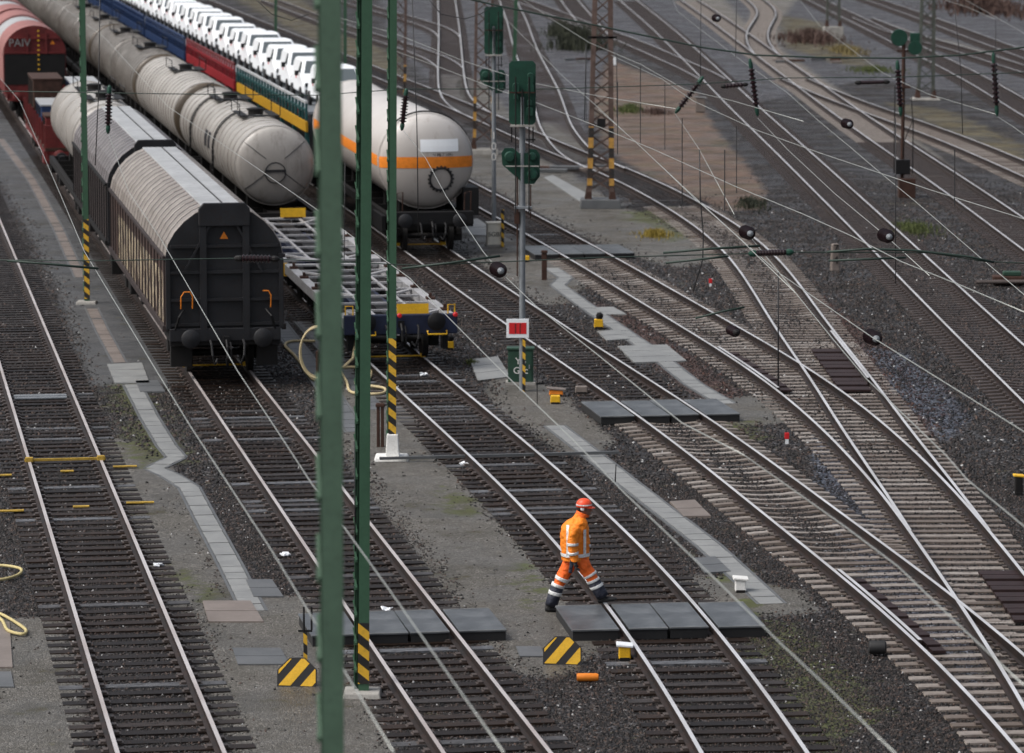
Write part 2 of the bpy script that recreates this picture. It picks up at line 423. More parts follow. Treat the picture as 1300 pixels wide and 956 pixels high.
T5, r5 = track('T5', 'concrete sleeper track running into the turnout in the right half', T5pts, [(428, 'flat'), (322, 'bow'), (0, W)], dz=-.006, lam=1500, limit=130, join=(_l6, Y(668), Y(430)), skip=lambda y: y < Y(800))
T6, r6 = track('T6', 'curving track that swings round the sandy patch and joins the turnout', T6pts, [(400, 'flat'), (255, 'bow'), (0, W)], ynear=Y(672), dz=-.010, lam=800, limit=90, sl_from=Y(446))
cd = 'cdark'
T7, _ = track('T7', 'bright railed track of close brown sleepers running to the lower right edge', vpl(.98, (-60,), 606) + [(791, 4), (830, 38), (858, 66), (886, 94), (940, 150), (982, 190), (1034, 243), (1080, 288), (1116, 326), (1168, 378), (1220, 432), (1300, 510), (1380, 590)], [(290, 'cbow'), (0, cd)], ynear=Y(620), lam=20000, limit=60)
T8, _ = track('T8', 'bright railed track passing behind the round headed signal post', [(856, -6), (888, 16), (926, 44), (952, 64), (990, 92), (1040, 130), (1080, 160), (1124, 190), (1160, 216), (1210, 250), (1300, 318), (1420, 405)], [(175, cd), (0, 'flat')], ynear=Y(400), yfar=345, lam=20000, limit=60)
T9, _ = track('T9', 'track branching off with pale ballast between its rails at the right', [(985, 95), (1010, 108), (1040, 120), (1080, 136), (1130, 154), (1180, 172), (1220, 189), (1300, 224), (1400, 270)], [(0, 'flat')], ynear=Y(260), yfar=Y(98), dz=-.004, lam=3000, limit=40)
T10, _ = track('T10', 'track beyond the two far lattice masts at the upper right', [(1000, -14), (1040, 7), (1066, 20), (1106, 40), (1144, 60), (1188, 82), (1240, 110), (1300, 148), (1420, 214)], [(0, cd)], ynear=Y(200), yfar=360, lam=20000, limit=30)
T11, _ = track('T11', 'track curving away with a strip of pale ballast beside it at the upper right', [(1080, 21), (1100, 29), (1132, 42), (1192, 58), (1260, 80), (1300, 92), (1400, 124)], [(0, cd)], ynear=Y(120), yfar=Y(22), dz=-.004, lam=3000, limit=20)
T12, _ = track('T12', 'farthest track at the upper right before the red brown bushes', [(1060, -14), (1100, 0), (1168, 24), (1240, 52), (1300, 74), (1400, 112)], [(0, cd)], ynear=Y(110), yfar=370, lam=20000, limit=20)
S1, _ = track('S1', 'steep track dropping from the top edge between the lattice masts into the yard throat', [(556, -20), (556, 0), (557, 40), (556, 88), (557, 110), (562, 124), (574, 136), (598, 149)], [(0, cd)], ynear=Y(150), yfar=370, dz=-.014, lam=5, limit=20)
S2, _ = track('S2', 'steep track coming down behind the tall signal towards the rusty lattice mast', [(628, -20), (634, 0), (644, 28), (658, 76), (681, 144), (688, 164), (700, 182), (722, 201), (746, 213)], [(0, cd)], ynear=Y(213), yfar=370, dz=-.018, lam=10, limit=20)
V1, _ = track('V1', 'upper of the two side tracks curving into the steep track at the top centre', vpl(3.35, (-40, 0, 26)) + [(544, 36), (557, 48)], [(0, cd)], ynear=Y(48), yfar=345, dz=-.022, lam=100, limit=10)
V2, _ = track('V2', 'lower of the two side tracks curving into the steep track at the top centre', vpl(2.84, (-40, 0, 60)) + [(536, 72), (556, 86)], [(0, cd)], ynear=Y(86), yfar=345, dz=-.022, lam=100, limit=10)
WB, _ = track('WB', 'track sweeping in from behind the rusty mast across the bright railed track', [(640, -4), (700, 19), (740, 35), (776, 48), (800, 58), (840, 76), (872, 91), (888, 100)], [(0, cd)], ynear=Y(100), yfar=Y(-10), dz=-.010, lam=500, limit=20)
YB, _ = track('YB', 'short siding beside the dark bush at the top centre', [(695, -24), (712, 0), (727, 20), (746, 44)], [(0, cd)], ynear=Y(46), yfar=Y(-30), dz=-.008, lam=500, limit=10)
X1, _ = track('X1', 'narrow looking connecting track at the top edge above the bright tracks', [(935, -14), (952, 2), (961, 14), (955, 28), (948, 42), (949, 54), (958, 68)], [(0, 'flat')], ynear=Y(68), yfar=Y(-14), dz=-.016, lam=1, limit=10)
# ---------------------------------------------------------------- ground
GZ = -.203
def gpoly(px): return np.array([tuple(G(x, y, GZ)[:2]) for x, y in px])
def sdist(poly, X, Yv):
    """signed distance (positive inside) of points to a polygon"""
    d = np.full(X.shape, 1e9); ins = np.zeros(X.shape, bool); n = len(poly)
    for i in range(n):
        ax, ay = poly[i]; bx, by = poly[(i + 1) % n]; ex, ey = bx - ax, by - ay
        t = np.clip(((X - ax) * ex + (Yv - ay) * ey) / (ex * ex + ey * ey + 1e-9), 0, 1)
        d = np.minimum(d, np.hypot(X - ax - t * ex, Yv - ay - t * ey))
        c = ((ay > Yv) != (by > Yv)) & (X < ex * (Yv - ay) / (ey + 1e-12) + ax); ins ^= c
    return np.where(ins, d, -d)
ZG = dict(
 gravel=[[(470, 590), (520, 578), (556, 600), (600, 655), (650, 705), (690, 757), (705, 770), (760, 795), (745, 812), (690, 855), (650, 830), (618, 795), (575, 740), (540, 690), (500, 640)],
  [(265, 762), (372, 762), (400, 800), (440, 900), (470, 960), (330, 960), (285, 860)],
  [(590, 192), (640, 192), (700, 213), (745, 245), (800, 272), (860, 300), (905, 328), (860, 338), (780, 312), (700, 276), (650, 246), (600, 224)],
  [(575, 275), (640, 296), (720, 330), (735, 350), (700, 385), (670, 370), (640, 345), (600, 318)],
  [(890, 735), (990, 752), (1010, 775), (930, 780)], [(440, 480), (520, 520), (520, 575), (470, 590), (435, 540)],
  [(640, 470), (690, 500), (760, 560), (735, 575), (690, 545), (640, 520)], [(960, 505), (900, 515), (915, 540), (975, 535)],
  [(140, 560), (200, 600), (265, 760), (240, 770), (190, 680), (150, 620)],
  [(0, 790), (50, 790), (70, 870), (80, 960), (0, 960), (-40, 960), (-40, 790)],
  [(560, 95), (600, 100), (640, 150), (600, 148), (575, 135)], [(650, 150), (700, 158), (745, 190), (735, 205), (690, 185)]],
 sand=[[(775, 78), (830, 98), (880, 118), (905, 165), (940, 205), (968, 240), (965, 266), (925, 268), (880, 248), (830, 226), (795, 205), (770, 185), (755, 130)]],
 asphalt=[[(-60, 140), (5, 155), (45, 205), (84, 270), (146, 370), (190, 440), (212, 488), (135, 488), (112, 430), (88, 365), (45, 285), (0, 205), (-60, 180)]],
 moss=[[(140, 488), (190, 488), (205, 540), (215, 575), (180, 600), (150, 560)], [(205, 500), (225, 520), (240, 590), (215, 560)], [(930, 700), (975, 790), (1010, 790), (1075, 840), (1130, 905), (1040, 960), (985, 870), (940, 810)],
  [(560, 615), (590, 625), (610, 660), (570, 650)], [(660, 700), (690, 730), (700, 760), (660, 775)], [(230, 720), (262, 745), (262, 765), (235, 750)], [(900, 545), (960, 535), (985, 560), (920, 560)],
  [(790, 270), (860, 262), (900, 300), (850, 310)], [(880, 700), (925, 715), (950, 745), (905, 735)]],
 straw=[[(255, -30), (330, -30), (500, 72), (510, 105), (430, 66), (340, 20)], [(990, 20), (1040, 28), (1075, 60), (1110, 85), (1060, 80), (1000, 60)], [(1125, 130), (1200, 140), (1300, 185), (1300, 215), (1200, 165)]],
 redearth=[[(1185, -30), (1320, -30), (1320, 55), (1230, 20)], [(745, 378), (790, 398), (880, 455), (975, 535), (930, 525), (880, 500), (830, 462), (800, 420)], [(1000, 25), (1060, 20), (1090, 60), (1020, 70)], [(1000, 350), (1070, 400), (1200, 500), (1180, 560), (1100, 470)]],
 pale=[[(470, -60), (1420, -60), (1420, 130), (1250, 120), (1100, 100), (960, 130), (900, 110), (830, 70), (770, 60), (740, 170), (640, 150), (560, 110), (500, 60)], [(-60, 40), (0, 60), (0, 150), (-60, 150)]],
 bed=[[(856, -12), (905, -12), (950, 36), (990, 62), (1040, 99), (1140, 163), (1220, 222), (1196, 238), (1090, 166), (990, 94), (924, 45)], [(1030, 108), (1130, 144), (1220, 176), (1310, 208), (1310, 226), (1180, 172), (1080, 134)], [(945, -8), (1012, -8), (986, 28), (986, 62), (955, 66), (948, 36), (958, 14)], [(1092, 22), (1200, 52), (1310, 84), (1310, 94), (1190, 60), (1100, 32)]],
 blue=[[(1030, 540), (1060, 560), (1140, 650), (1210, 750), (1240, 866), (1170, 800), (1100, 740), (1040, 640)], [(1100, 440), (1150, 450), (1230, 530), (1200, 560), (1140, 500)]])
gx = np.unique(np.concatenate([np.arange(-60, -30, 2), np.arange(-30, 26, .28), np.arange(26, 70, 2)]))
gy = [46.0]
while gy[-1] < 420: gy.append(gy[-1] + max(.28, .28 * (gy[-1] / 75) ** 1.6))
gy = np.array(gy)
def zone(name, X, Yv, soft):
    w = np.zeros(X.shape)
    for pl in ZG[name]:
        g = gpoly(pl); m = (X > g[:, 0].min() - 3) & (X < g[:, 0].max() + 3) & (Yv > g[:, 1].min() - 8) & (Yv < g[:, 1].max() + 8)
        d = np.full(X.shape, -99.); d[m] = sdist(g, X[m], Yv[m]); w = np.maximum(w, np.clip(.5 + (d + (.35 if name in ('gravel', 'asphalt') else 0)) / soft, 0, 1))
    return w
XX, YY = np.meshgrid(gx, gy); nx, ny = len(gx), len(gy)
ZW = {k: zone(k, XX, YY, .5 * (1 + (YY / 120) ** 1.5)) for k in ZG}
# gentle relief: ballast shoulders at the sleeper ends, slightly sunk middle
ZZ = np.full(XX.shape, GZ) + .005 * np.sin(XX * 1.7 + YY * .31) + .004 * np.sin(XX * .9 - YY * .8) - .004
hard = np.clip(ZW['gravel'] + ZW['asphalt'] + ZW['sand'], 0, 1)
ZZ = ZZ * (1 - hard) + (GZ + .014) * hard
me = bpy.data.meshes.new('ground')
vs = np.stack([XX, YY, ZZ], -1).reshape(-1, 3)
ii = np.arange((ny - 1) * nx).reshape(ny - 1, nx)[:, :-1].ravel()
qs = np.stack([ii, ii + 1, ii + nx + 1, ii + nx], -1)
# apron to the horizon
R_ = 3000.
corner = [(gx[0], gy[0]), (gx[-1], gy[0]), (gx[-1], gy[-1]), (gx[0], gy[-1])]
av = np.array([(x, y, GZ - .02) for x, y in corner] + [(-R_, -R_, GZ - .02), (R_, -R_, GZ - .02), (R_, R_, GZ - .02), (-R_, R_, GZ - .02)])
o_ = len(vs); aq = np.array([(o_ + 4 + i, o_ + 4 + (i + 1) % 4, o_ + (i + 1) % 4, o_ + i) for i in range(4)])
vs = np.concatenate([vs, av]); qs = np.concatenate([qs, aq])
me.vertices.add(len(vs)); me.vertices.foreach_set('co', vs.ravel())
me.loops.add(qs.size); me.loops.foreach_set('vertex_index', qs.ravel().astype(np.int32))
me.polygons.add(len(qs)); me.polygons.foreach_set('loop_start', np.arange(0, qs.size, 4)); me.polygons.foreach_set('loop_total', np.full(len(qs), 4))
me.update(calc_edges=True)
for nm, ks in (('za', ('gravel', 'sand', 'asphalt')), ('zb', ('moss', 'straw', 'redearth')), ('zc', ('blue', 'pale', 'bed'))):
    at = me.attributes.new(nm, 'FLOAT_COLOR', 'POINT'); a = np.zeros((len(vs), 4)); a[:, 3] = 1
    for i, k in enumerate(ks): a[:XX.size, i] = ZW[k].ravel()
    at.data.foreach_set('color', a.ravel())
def groundmat():
    t = NT('ballast_ground'); v = t.coord('Object')
    A = {}
    for nm in ('za', 'zb', 'zc'):
        at = t.n('ShaderNodeAttribute', attribute_name=nm); s = t.n('ShaderNodeSeparateColor'); t.l(at.outputs['Color'], s.inputs[0]); A[nm] = s.outputs
    n1 = t.noise(v, .22, 5, .65); n2 = t.noise(v, 2.2, 5, .7)
    vo = t.n('ShaderNodeTexVoronoi'); t.l(v, vo.inputs['Vector']); vo.inputs['Scale'].default_value = 15
    vf = t.n('ShaderNodeTexVoronoi'); t.l(v, vf.inputs['Vector']); vf.inputs['Scale'].default_value = 45
    sc = t.n('ShaderNodeSeparateColor'); t.l(vo.outputs['Color'], sc.inputs[0]); rnd = sc.outputs[0]
    sf = t.n('ShaderNodeSeparateColor'); t.l(vf.outputs['Color'], sf.inputs[0]); rf = sf.outputs[0]
    bal = t.ramp(rnd, [(0, (.003, .002, .002)), (.5, (.010, .0068, .0058)), (.85, (.028, .020, .017)), (.97, (.10, .088, .08)), (1, (.22, .2, .19))])
    bal = t.mix(t.ramp(n1, [(.4, 0.), (.65, .7)]), bal, t.ramp(rnd, [(0, (.005, .0045, .005)), (.6, (.018, .0165, .018)), (1, (.14, .14, .15))]))
    grav = t.ramp(rf, [(0, (.058, .054, .048)), (.6, (.10, .094, .084)), (.93, (.19, .18, .165)), (1, (.28, .27, .25))])
    grav = t.mix(t.ramp(n2, [(.4, 0.), (.7, .6)]), grav, (.070, .064, .052))
    sand = t.ramp(n2, [(.25, (.085, .055, .040)), (.75, (.185, .125, .094))]); sand = t.mix(t.ramp(rf, [(.85, 0.), (1, .5)]), sand, (.09, .065, .05))
    sand = t.mix(t.ramp(n1, [(.5, 0.), (.62, .55)]), sand, (.105, .088, .055))
    asp = t.ramp(n2, [(.3, (.052, .053, .055)), (.7, (.085, .086, .087))]); asp = t.mix(t.ramp(rf, [(.8, 0.), (1, .5)]), asp, (.14, .14, .14))
    mossc = t.ramp(n2, [(.35, (.045, .040, .018)), (.6, (.07, .082, .022)), (.8, (.11, .14, .025))])
    straw = t.ramp(n2, [(.3, (.075, .058, .032)), (.7, (.14, .12, .065))])
    red = t.ramp(rnd, [(0, (.030, .014, .012)), (.7, (.062, .036, .030)), (1, (.13, .09, .08))])
    blue = t.ramp(rnd, [(0, (.018, .022, .034)), (.6, (.048, .056, .075)), (1, (.16, .17, .20))])
    n3 = t.noise(v, .16, 5, .7); n4 = t.noise(v, .45, 5, .7)
    sand = t.mix(t.ramp(n4, [(.45, 0.), (.62, .75)]), sand, (.062, .045, .034)); sand = t.mix(t.ramp(n3, [(.55, 0.), (.66, .6)]), sand, (.055, .058, .025))
    straw = t.mix(t.ramp(n4, [(.42, 0.), (.58, .8)]), straw, (.04, .034, .024)); grav = t.mix(t.ramp(n4, [(.5, 0.), (.66, .55)]), grav, (.040, .037, .030))
    asp = t.mix(t.ramp(n4, [(.48, 0.), (.66, .5)]), asp, (.028, .028, .028))
    def msk(sock, lo=.30, hi=.55, k=.45):
        x = t.math('ADD', sock, t.math('MULTIPLY', t.math('SUBTRACT', n2, .5), k * 1.6)); x = t.math('ADD', x, t.math('MULTIPLY', t.math('SUBTRACT', n4, .5), k * 1.5)); m = t.n('ShaderNodeMapRange'); t.l(x, m.inputs[0]); m.inputs[1].default_value = lo; m.inputs[2].default_value = hi; return m.outputs[0]
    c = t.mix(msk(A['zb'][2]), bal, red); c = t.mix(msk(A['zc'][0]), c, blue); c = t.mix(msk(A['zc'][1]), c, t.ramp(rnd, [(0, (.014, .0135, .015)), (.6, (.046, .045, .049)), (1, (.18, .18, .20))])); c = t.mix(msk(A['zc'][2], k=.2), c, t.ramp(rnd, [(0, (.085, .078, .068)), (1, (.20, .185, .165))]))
    hardm = msk(A['za'][0]); c = t.mix(hardm, c, grav); m2 = msk(A['za'][1]); c = t.mix(m2, c, sand); m3 = msk(A['za'][2], k=.25); c = t.mix(m3, c, asp)
    c = t.mix(t.math('MULTIPLY', msk(A['zb'][0], .42, .85, 1.5), .85), c, mossc); c = t.mix(msk(A['zb'][1], k=1.2), c, straw)
    soft = t.math('MAXIMUM', t.math('MAXIMUM', hardm, m2), m3)
    hh = t.math('ADD', t.math('MULTIPLY', t.math('SUBTRACT', 1.0, vo.outputs['Distance']), t.math('SUBTRACT', 1.0, soft)), t.math('MULTIPLY', t.math('MULTIPLY', vf.outputs['Distance'], -.25), soft))
    t.bump(hh, 1.0, .06)
    wet = t.ramp(t.noise(v, .5, 4), [(.42, .40), (.58, .75)])
    return t.set(c, wet, 0, .3)
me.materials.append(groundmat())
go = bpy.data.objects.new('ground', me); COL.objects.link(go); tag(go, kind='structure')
# ---------------------------------------------------------------- loose ballast stones (near part)
def gridval(A, X, Yv):
    ix = np.clip(np.searchsorted(gx, X) - 1, 0, nx - 2); iy = np.clip(np.searchsorted(gy, Yv) - 1, 0, ny - 2); return A[iy, ix]
def stones(N, y0, y1, rmin, rmax, name, dens_gravel=.012, fade=False):
    Yr = y0 + (y1 - y0) * RNG.random(N * 2); half = Yr * .138
    Xr = (RNG.random(N * 2) * 2 - 1) * half
    keep = RNG.random(N * 2) < half / (y1 * .138); Xr, Yr = Xr[keep][:N], Yr[keep][:N]
    hd = gridval(np.clip(ZW['gravel'] + ZW['asphalt'] * 1.3 + ZW['sand'], 0, 1), Xr, Yr)
    keep = RNG.random(len(Xr)) > hd * (1 - dens_gravel); Xr, Yr = Xr[keep], Yr[keep]
    keep = np.ones(len(Xr), bool)
    for hx, hy, hr in HS: keep &= (np.abs(Xr - hx) > hr) | (np.abs(Yr - hy) > .5)
    for pl_ in HP: keep &= sdist(pl_, Xr, Yr) < 0
    if fade: keep &= RNG.random(len(Xr)) < np.clip((y1 - Yr) / (y1 - y0) * 1.4, 0, 1)
    Xr, Yr = Xr[keep], Yr[keep]
    Z = gridval(ZZ, Xr, Yr); bl = gridval(ZW['blue'], Xr, Yr); rd = gridval(ZW['redearth'], Xr, Yr); n = len(Xr)
    base = np.array([(1, 0, 0), (-1, 0, 0), (0, 1, 0), (0, -1, 0), (0, 0, 1), (0, 0, -1)], float)
    S = rmin + (rmax - rmin) * RNG.random((n, 1, 3)) ** 1.5; V = base[None] * S + (RNG.random((n, 6, 3)) - .5) * S * .9
    ang = RNG.random(n) * 6.283; tl = (RNG.random(n) - .5) * 1.6
    y_, z_ = V[:, :, 1] * np.cos(tl)[:, None] - V[:, :, 2] * np.sin(tl)[:, None], V[:, :, 1] * np.sin(tl)[:, None] + V[:, :, 2] * np.cos(tl)[:, None]
    x_ = V[:, :, 0]; ca, sa = np.cos(ang)[:, None], np.sin(ang)[:, None]
    V = np.stack([x_ * ca - y_ * sa + Xr[:, None], x_ * sa + y_ * ca + Yr[:, None], z_ + (Z - .016 + RNG.random(n) * .018)[:, None]], -1)
    fb = np.array([(0, 2, 4), (2, 1, 4), (1, 3, 4), (3, 0, 4), (2, 0, 5), (1, 2, 5), (3, 1, 5), (0, 3, 5)])
    Fc = (fb[None] + (np.arange(n) * 6)[:, None, None]).reshape(-1, 3)
    me = bpy.data.meshes.new(name); me.vertices.add(n * 6); me.vertices.foreach_set('co', V.ravel())
    me.loops.add(Fc.size); me.loops.foreach_set('vertex_index', Fc.ravel().astype(np.int32))
    me.polygons.add(len(Fc)); me.polygons.foreach_set('loop_start', np.arange(0, Fc.size, 3)); me.polygons.foreach_set('loop_total', np.full(len(Fc), 3)); me.update(calc_edges=True)
    k = RNG.random(n) ** 3.0; warm = np.array([.092, .054, .039]); cool = np.array([.066, .057, .055]); mixw = RNG.random(n)[:, None]
    c = (.0035 + k[:, None] * (warm * mixw + cool * (1 - mixw))); c = np.where(bl[:, None] > .5, c * np.array([.7, .85, 1.2]), c); c = np.where(rd[:, None] > .5, c * np.array([1.0, .68, .62]), c)
    sp = RNG.random(n) < .010; c[sp] = .34
    a = np.ones((n, 6, 4)); a[:, :, :3] = c[:, None]; at = me.attributes.new('col', 'FLOAT_COLOR', 'POINT'); at.data.foreach_set('color', a.ravel())
    o = bpy.data.objects.new(name, me); COL.objects.link(o); me.materials.append(M['stone'])
    tag(o, 'loose dark wet ballast stones lying between and beside the tracks', 'ballast', kind='stuff')
def stonemat():
    t = NT('ballast_stone'); a = t.n('ShaderNodeAttribute', attribute_name='col'); return t.set(a.outputs['Color'], .6, 0, .35)
M['stone'] = stonemat()
# ---------------------------------------------------------------- panels, troughs, slabs
def crossing(tr, ytop, ybot, desc):
    y0, y1 = G(650, ybot, 0).y, G(650, ytop, 0).y; c = TR[tr]; ym = (y0 + y1) / 2; L = (y1 - y0) / c.dir(ym).y
    for i, (a, b, w) in enumerate(((-1.62, -.83, 'left outer'), (-.665, -.01, 'left inner'), (.01, .665, 'right inner'), (.83, 1.62, 'right outer'))):
        r = empty('crossing_panel', c.pt(ym, (a + b) / 2, -.17 + random.uniform(-.008, .004)), c.ang(ym) + random.uniform(-.008, .008), f'{w} ribbed rubber panel {desc}', 'crossing panel', 'rubber panels of the foot crossings')
        MB().box((0, 0, .155), (b - a, L, .03)).build('tread', M['panel'], r, bev=.008)
        MB().box((0, .0, .06), (b - a - .03, L - .04, .158)).build('base', M['rubber'], r)
        for e_ in (-1, 1): MB().box((0, e_ * (L / 2 - .012), .1725), (b - a - .02, .02, .006)).build('edge_strip', M['slab'], r)
crossing('T2', 775, 803, 'of the crossing nearest the big green mast')
crossing('T3', 766, 797, 'of the crossing the worker steps onto')
crossing('T4', 508, 527, 'of the crossing right of the green cabinet')
crossing('T5', 311, 322, 'of the farthest crossing past the white cabinet')
HS, HP = [], []
def slabrow(name, px, w, label, mat='slab', z=-.178, seg=.62, group=None, th=.08):
    pts = [Vector(G(x, y, z)) for x, y in px]; mb = MB(); k = 0
    for a, b in zip(pts[:-1], pts[1:]):
        L = (b - a).length; n = max(1, round(L / seg)); d = (b - a) / n; u = d.normalized()
        for i in range(n):
            HS.append((a.x + d.x * (i + .5), a.y + d.y * (i + .5), w / 2 + .09))
            c = a + d * (i + .5); an = math.atan2(-u.x, u.y) + random.uniform(-.012, .012)
            mb.box((c.x, c.y, z - th / 2 + random.uniform(-.006, .006)), (w, L / n - .02, th), an, top=.985)
            for s in (-1, 1):
                q = c + Vector((u.y, -u.x, 0)) * s * (w / 2 + .035); mb.box((q.x, q.y, z - th / 2 - .004), (.05, L / n - .004, th), an, m=1)
    o = mb.build(name, [M[mat], M['slabdark']]); return tag(o, label, 'cable trough', group)
slabrow('cable_trough', [(168, 488), (190, 530), (212, 566), (224, 580), (196, 594), (214, 602), (240, 618), (262, 660), (290, 712), (322, 775)], .38, 'concrete cable trough that kinks sideways beside the mossy strip at the left')
slabrow('cable_trough', [(704, 540), (760, 583), (830, 638), (900, 692), (980, 766)], .42, 'long straight concrete cable trough running down past the worker on the right')
slabrow('cable_trough', [(700, 340), (718, 352), (708, 362), (744, 388), (790, 420), (830, 447), (880, 487), (922, 512)], .40, 'cable trough right of the red and white board, kinked at its far end', 'slab')
slabrow('cable_trough', [(352, 408), (384, 450), (420, 500), (452, 548)], .42, 'left one of two parallel cable troughs behind the big green mast', 'slabdark')
slabrow('cable_trough', [(384, 408), (412, 440), (448, 480), (476, 520)], .34, 'right one of two parallel cable troughs behind the big green mast', 'slabdark')
def pad(px, label, mat='slab', n=2, z=-.166, name='concrete_slab'):
    q = [Vector(G(x, y, z)) for x, y in px]; mb = MB(); HP.append(np.array([tuple(v[:2]) for v in q]))
    for i in range(n):
        a = q[0].lerp(q[3], (i + .02) / n); b = q[1].lerp(q[2], (i + .02) / n); c = q[1].lerp(q[2], (i + .98) / n); d = q[0].lerp(q[3], (i + .98) / n)
        lo = [v - Vector((0, 0, .09)) for v in (a, b, c, d)]
        mb.add([*lo, a, b, c, d], [(3, 2, 1, 0), (4, 5, 6, 7), (0, 1, 5, 4), (1, 2, 6, 5), (2, 3, 7, 6), (3, 0, 4, 7)])
    return tag(mb.build(name, M[mat]), label, 'slab', 'flat concrete slabs between the tracks')
pad([(265, 789), (335, 789), (318, 762), (257, 762)], 'brownish slab at the near end of the kinked cable trough', 'slabred')
pad([(322, 757), (360, 757), (345, 735), (312, 735)], 'small dark slab to the right of the kinked cable trough end', 'slabdark')
pad([(146, 486), (190, 486), (180, 460), (136, 462)], 'pale slab where the dark asphalt path meets the kinked cable trough', 'slab', 3)
pad([(178, 497), (210, 497), (200, 482), (172, 483)], 'small dark slab beside the far end of the kinked cable trough', 'slabdark')
pad([(302, 843), (368, 843), (356, 822), (295, 822)], 'worn flush slab in the gravel left of the striped octagon by the big mast', 'slabdark')
pad([(-30, 848), (16, 848), (12, 788), (-30, 788)], 'brown plank like slab at the left edge under the yellow hose', 'slabred', 1)
pad([(-30, 872), (18, 872), (14, 852), (-30, 852)], 'dark slab at the left edge below the brown one', 'slabdark', 1)
pad([(660, 833), (692, 833), (686, 820), (655, 820)], 'small dark slab left of the striped octagon near the worker', 'slabdark', 1)
pad([(805, 460), (872, 458), (846, 437), (784, 439)], 'large pale slab on the cable trough above the middle foot crossing', 'slab', 3)
pad([(770, 432), (800, 430), (786, 418), (758, 420)], 'narrow pale slab beside the yellow dwarf lamp', 'slab', 2)
pad([(770, 399), (796, 399), (778, 389), (752, 390)], 'thin pale slab above the yellow dwarf lamp', 'slab', 1)
pad([(868, 655), (903, 655), (882, 634), (850, 636)], 'brownish slab against the right side of the long cable trough', 'slabred', 2)
pad([(895, 727), (928, 725), (908, 706), (880, 708)], 'dark slab against the left side of the long cable trough', 'slabdark', 2)
pad([(607, 483), (648, 478), (632, 452), (596, 456)], 'pale slab left of the green cabinet', 'slab', 3)
pad([(596, 298), (640, 300), (606, 277), (585, 280)], 'pale slab between the gas tank wagon and the white cabinet', 'slab', 2)
pad([(690, 225), (745, 262), (765, 256), (702, 222)], 'long pale kerb slab behind the lower signal lamps', 'slab', 1)
# reddish worn line along the asphalt path
pl = [(0, 176), (40, 228), (74, 290), (102, 352)]; 
slabrow('paving_strip', pl, .30, 'brownish paved strip down the middle of the dark asphalt path', 'slabred', -.184, .3, th=.06)
slabrow('paving_strip', [(116, 390), (130, 420), (152, 460)], .30, 'short brownish paved strip in front of the striped slim mast', 'slabred', -.184, .3, th=.06)
# tubes and bars across tracks
def crossbar(tr, py, a, b, label, mat, z=.03, w=.07, name='track_bar', cat='bar', clamps=True):
    c = TR[tr]; y = G(650, py, z).y; r = empty(name, c.pt(y, 0, z), c.ang(y), label, cat)
    MB().bar((a, 0, 0), (b, 0, 0), w, w * .7).build('bar', M[mat], r)
    if clamps:
        for s in (-.75, .75): MB().box((s, 0, .01), (.16, .13, .10)).build('clamp', M[mat], r, bev=.01)
crossbar('T1', 583, -.85, .85, 'yellow bar clamped across both rails of the leftmost track', 'yellowdull')
crossbar('T2', 463, -.8, .8, 'thin yellow bar across the rails right in front of the brown covered wagon', 'yellow2', w=.05)
crossbar('T3', 452, -.8, .8, 'thin yellow bar across the rails in front of the container flat wagon', 'yellow2', w=.05)
crossbar('T4', 310, -.8, .8, 'thin yellow bar across the rails in front of the gas tank wagon', 'yellow2', w=.05)
crossbar('T3', 578, -2.6, 2.6, 'long pale tube passing under both rails level with the white mast foot', 'slabdark', z=-.10, w=.08, name='cable_duct', cat='duct', clamps=False)
for i, (py, a, b, w) in enumerate(((601, -1.55, -1.15, 'upper yellow mark on the sleeper ends left of the leftmost track'), (594, 1.0, 1.5, 'upper yellow mark on the sleeper ends right of the leftmost track'), (646, -1.6, -1.1, 'lower yellow mark left of the leftmost track'), (640, .95, 1.5, 'lower yellow mark right of the leftmost track'), (598, -.12, .15, 'upper yellow mark between the rails of the leftmost track'), (643, -.12, .2, 'lower yellow mark between the rails of the leftmost track'))):
    c = TR['T1']; y = G(650, py, -.15).y; o = MB().box(((a + b) / 2, 0, 0), (b - a, .12, .03)).build('painted_marker', M['yellowdull'], None, c.pt(y, 0, -.15), c.ang(y), bev=.005); tag(o, w, 'marker')
c = TR['T1']; y = G(650, 503, -.13).y
tag(MB().tube([(-.62, 0, 0), (.62, 0, 0)], .045, 10).tube([(-.62, -.28, -.01), (.62, -.28, -.01)], .04, 10).build('cable_duct', M['grey'], None, c.pt(y, 0, -.13), c.ang(y), smooth=40), 'pair of grey tubes lying between the rails of the leftmost track', 'duct')
# check rails and ribbed guard plates in the turnouts
def checkrail(tr, off, p0, p1, label):
    c = TR[tr]; y0, y1 = sorted((G(650, p0).y, G(650, p1).y)); o = rail_mesh('check_rail', c, off, y0, y1, .012, M['railtop'], None, .6); tag(o, label, 'check rail')
checkrail('T4', -.66, 722, 812, 'short check rail inside the near left rail in the lower right corner')
checkrail('T5', -.66, 440, 492, 'short check rail inside the left rail left of the turnout frog')
checkrail('T6', .66, 420, 480, 'short check rail inside the outer rail right of the turnout frog')
def guard(tr, off, w, p0, p1, label, n=12, sk=0):
    c = TR[tr]; y0, y1 = sorted((G(650, p0).y, G(650, p1).y)); ym = (y0 + y1) / 2; r = empty('guard_plates', c.pt(ym, off, -.16), c.ang(ym), label, 'guard plates'); L = y1 - y0
    mb = MB()
    for i in range(n):
        y = -L / 2 + L * (i + .5) / n; p = c.pt(ym + y, off) - c.pt(ym, off); an = c.ang(ym); q = Matrix.Rotation(-an, 3, 'Z') @ p
        mb.box((q.x, q.y, .03 + .02 * (i % 2)), (w, L / n * .72, .05), sk)
    mb.build('rib', M['oxdark'], r)
M['oxdark'] = paint('dark_red_brown_plates', (.022, .010, .010), .6, .3, 3)
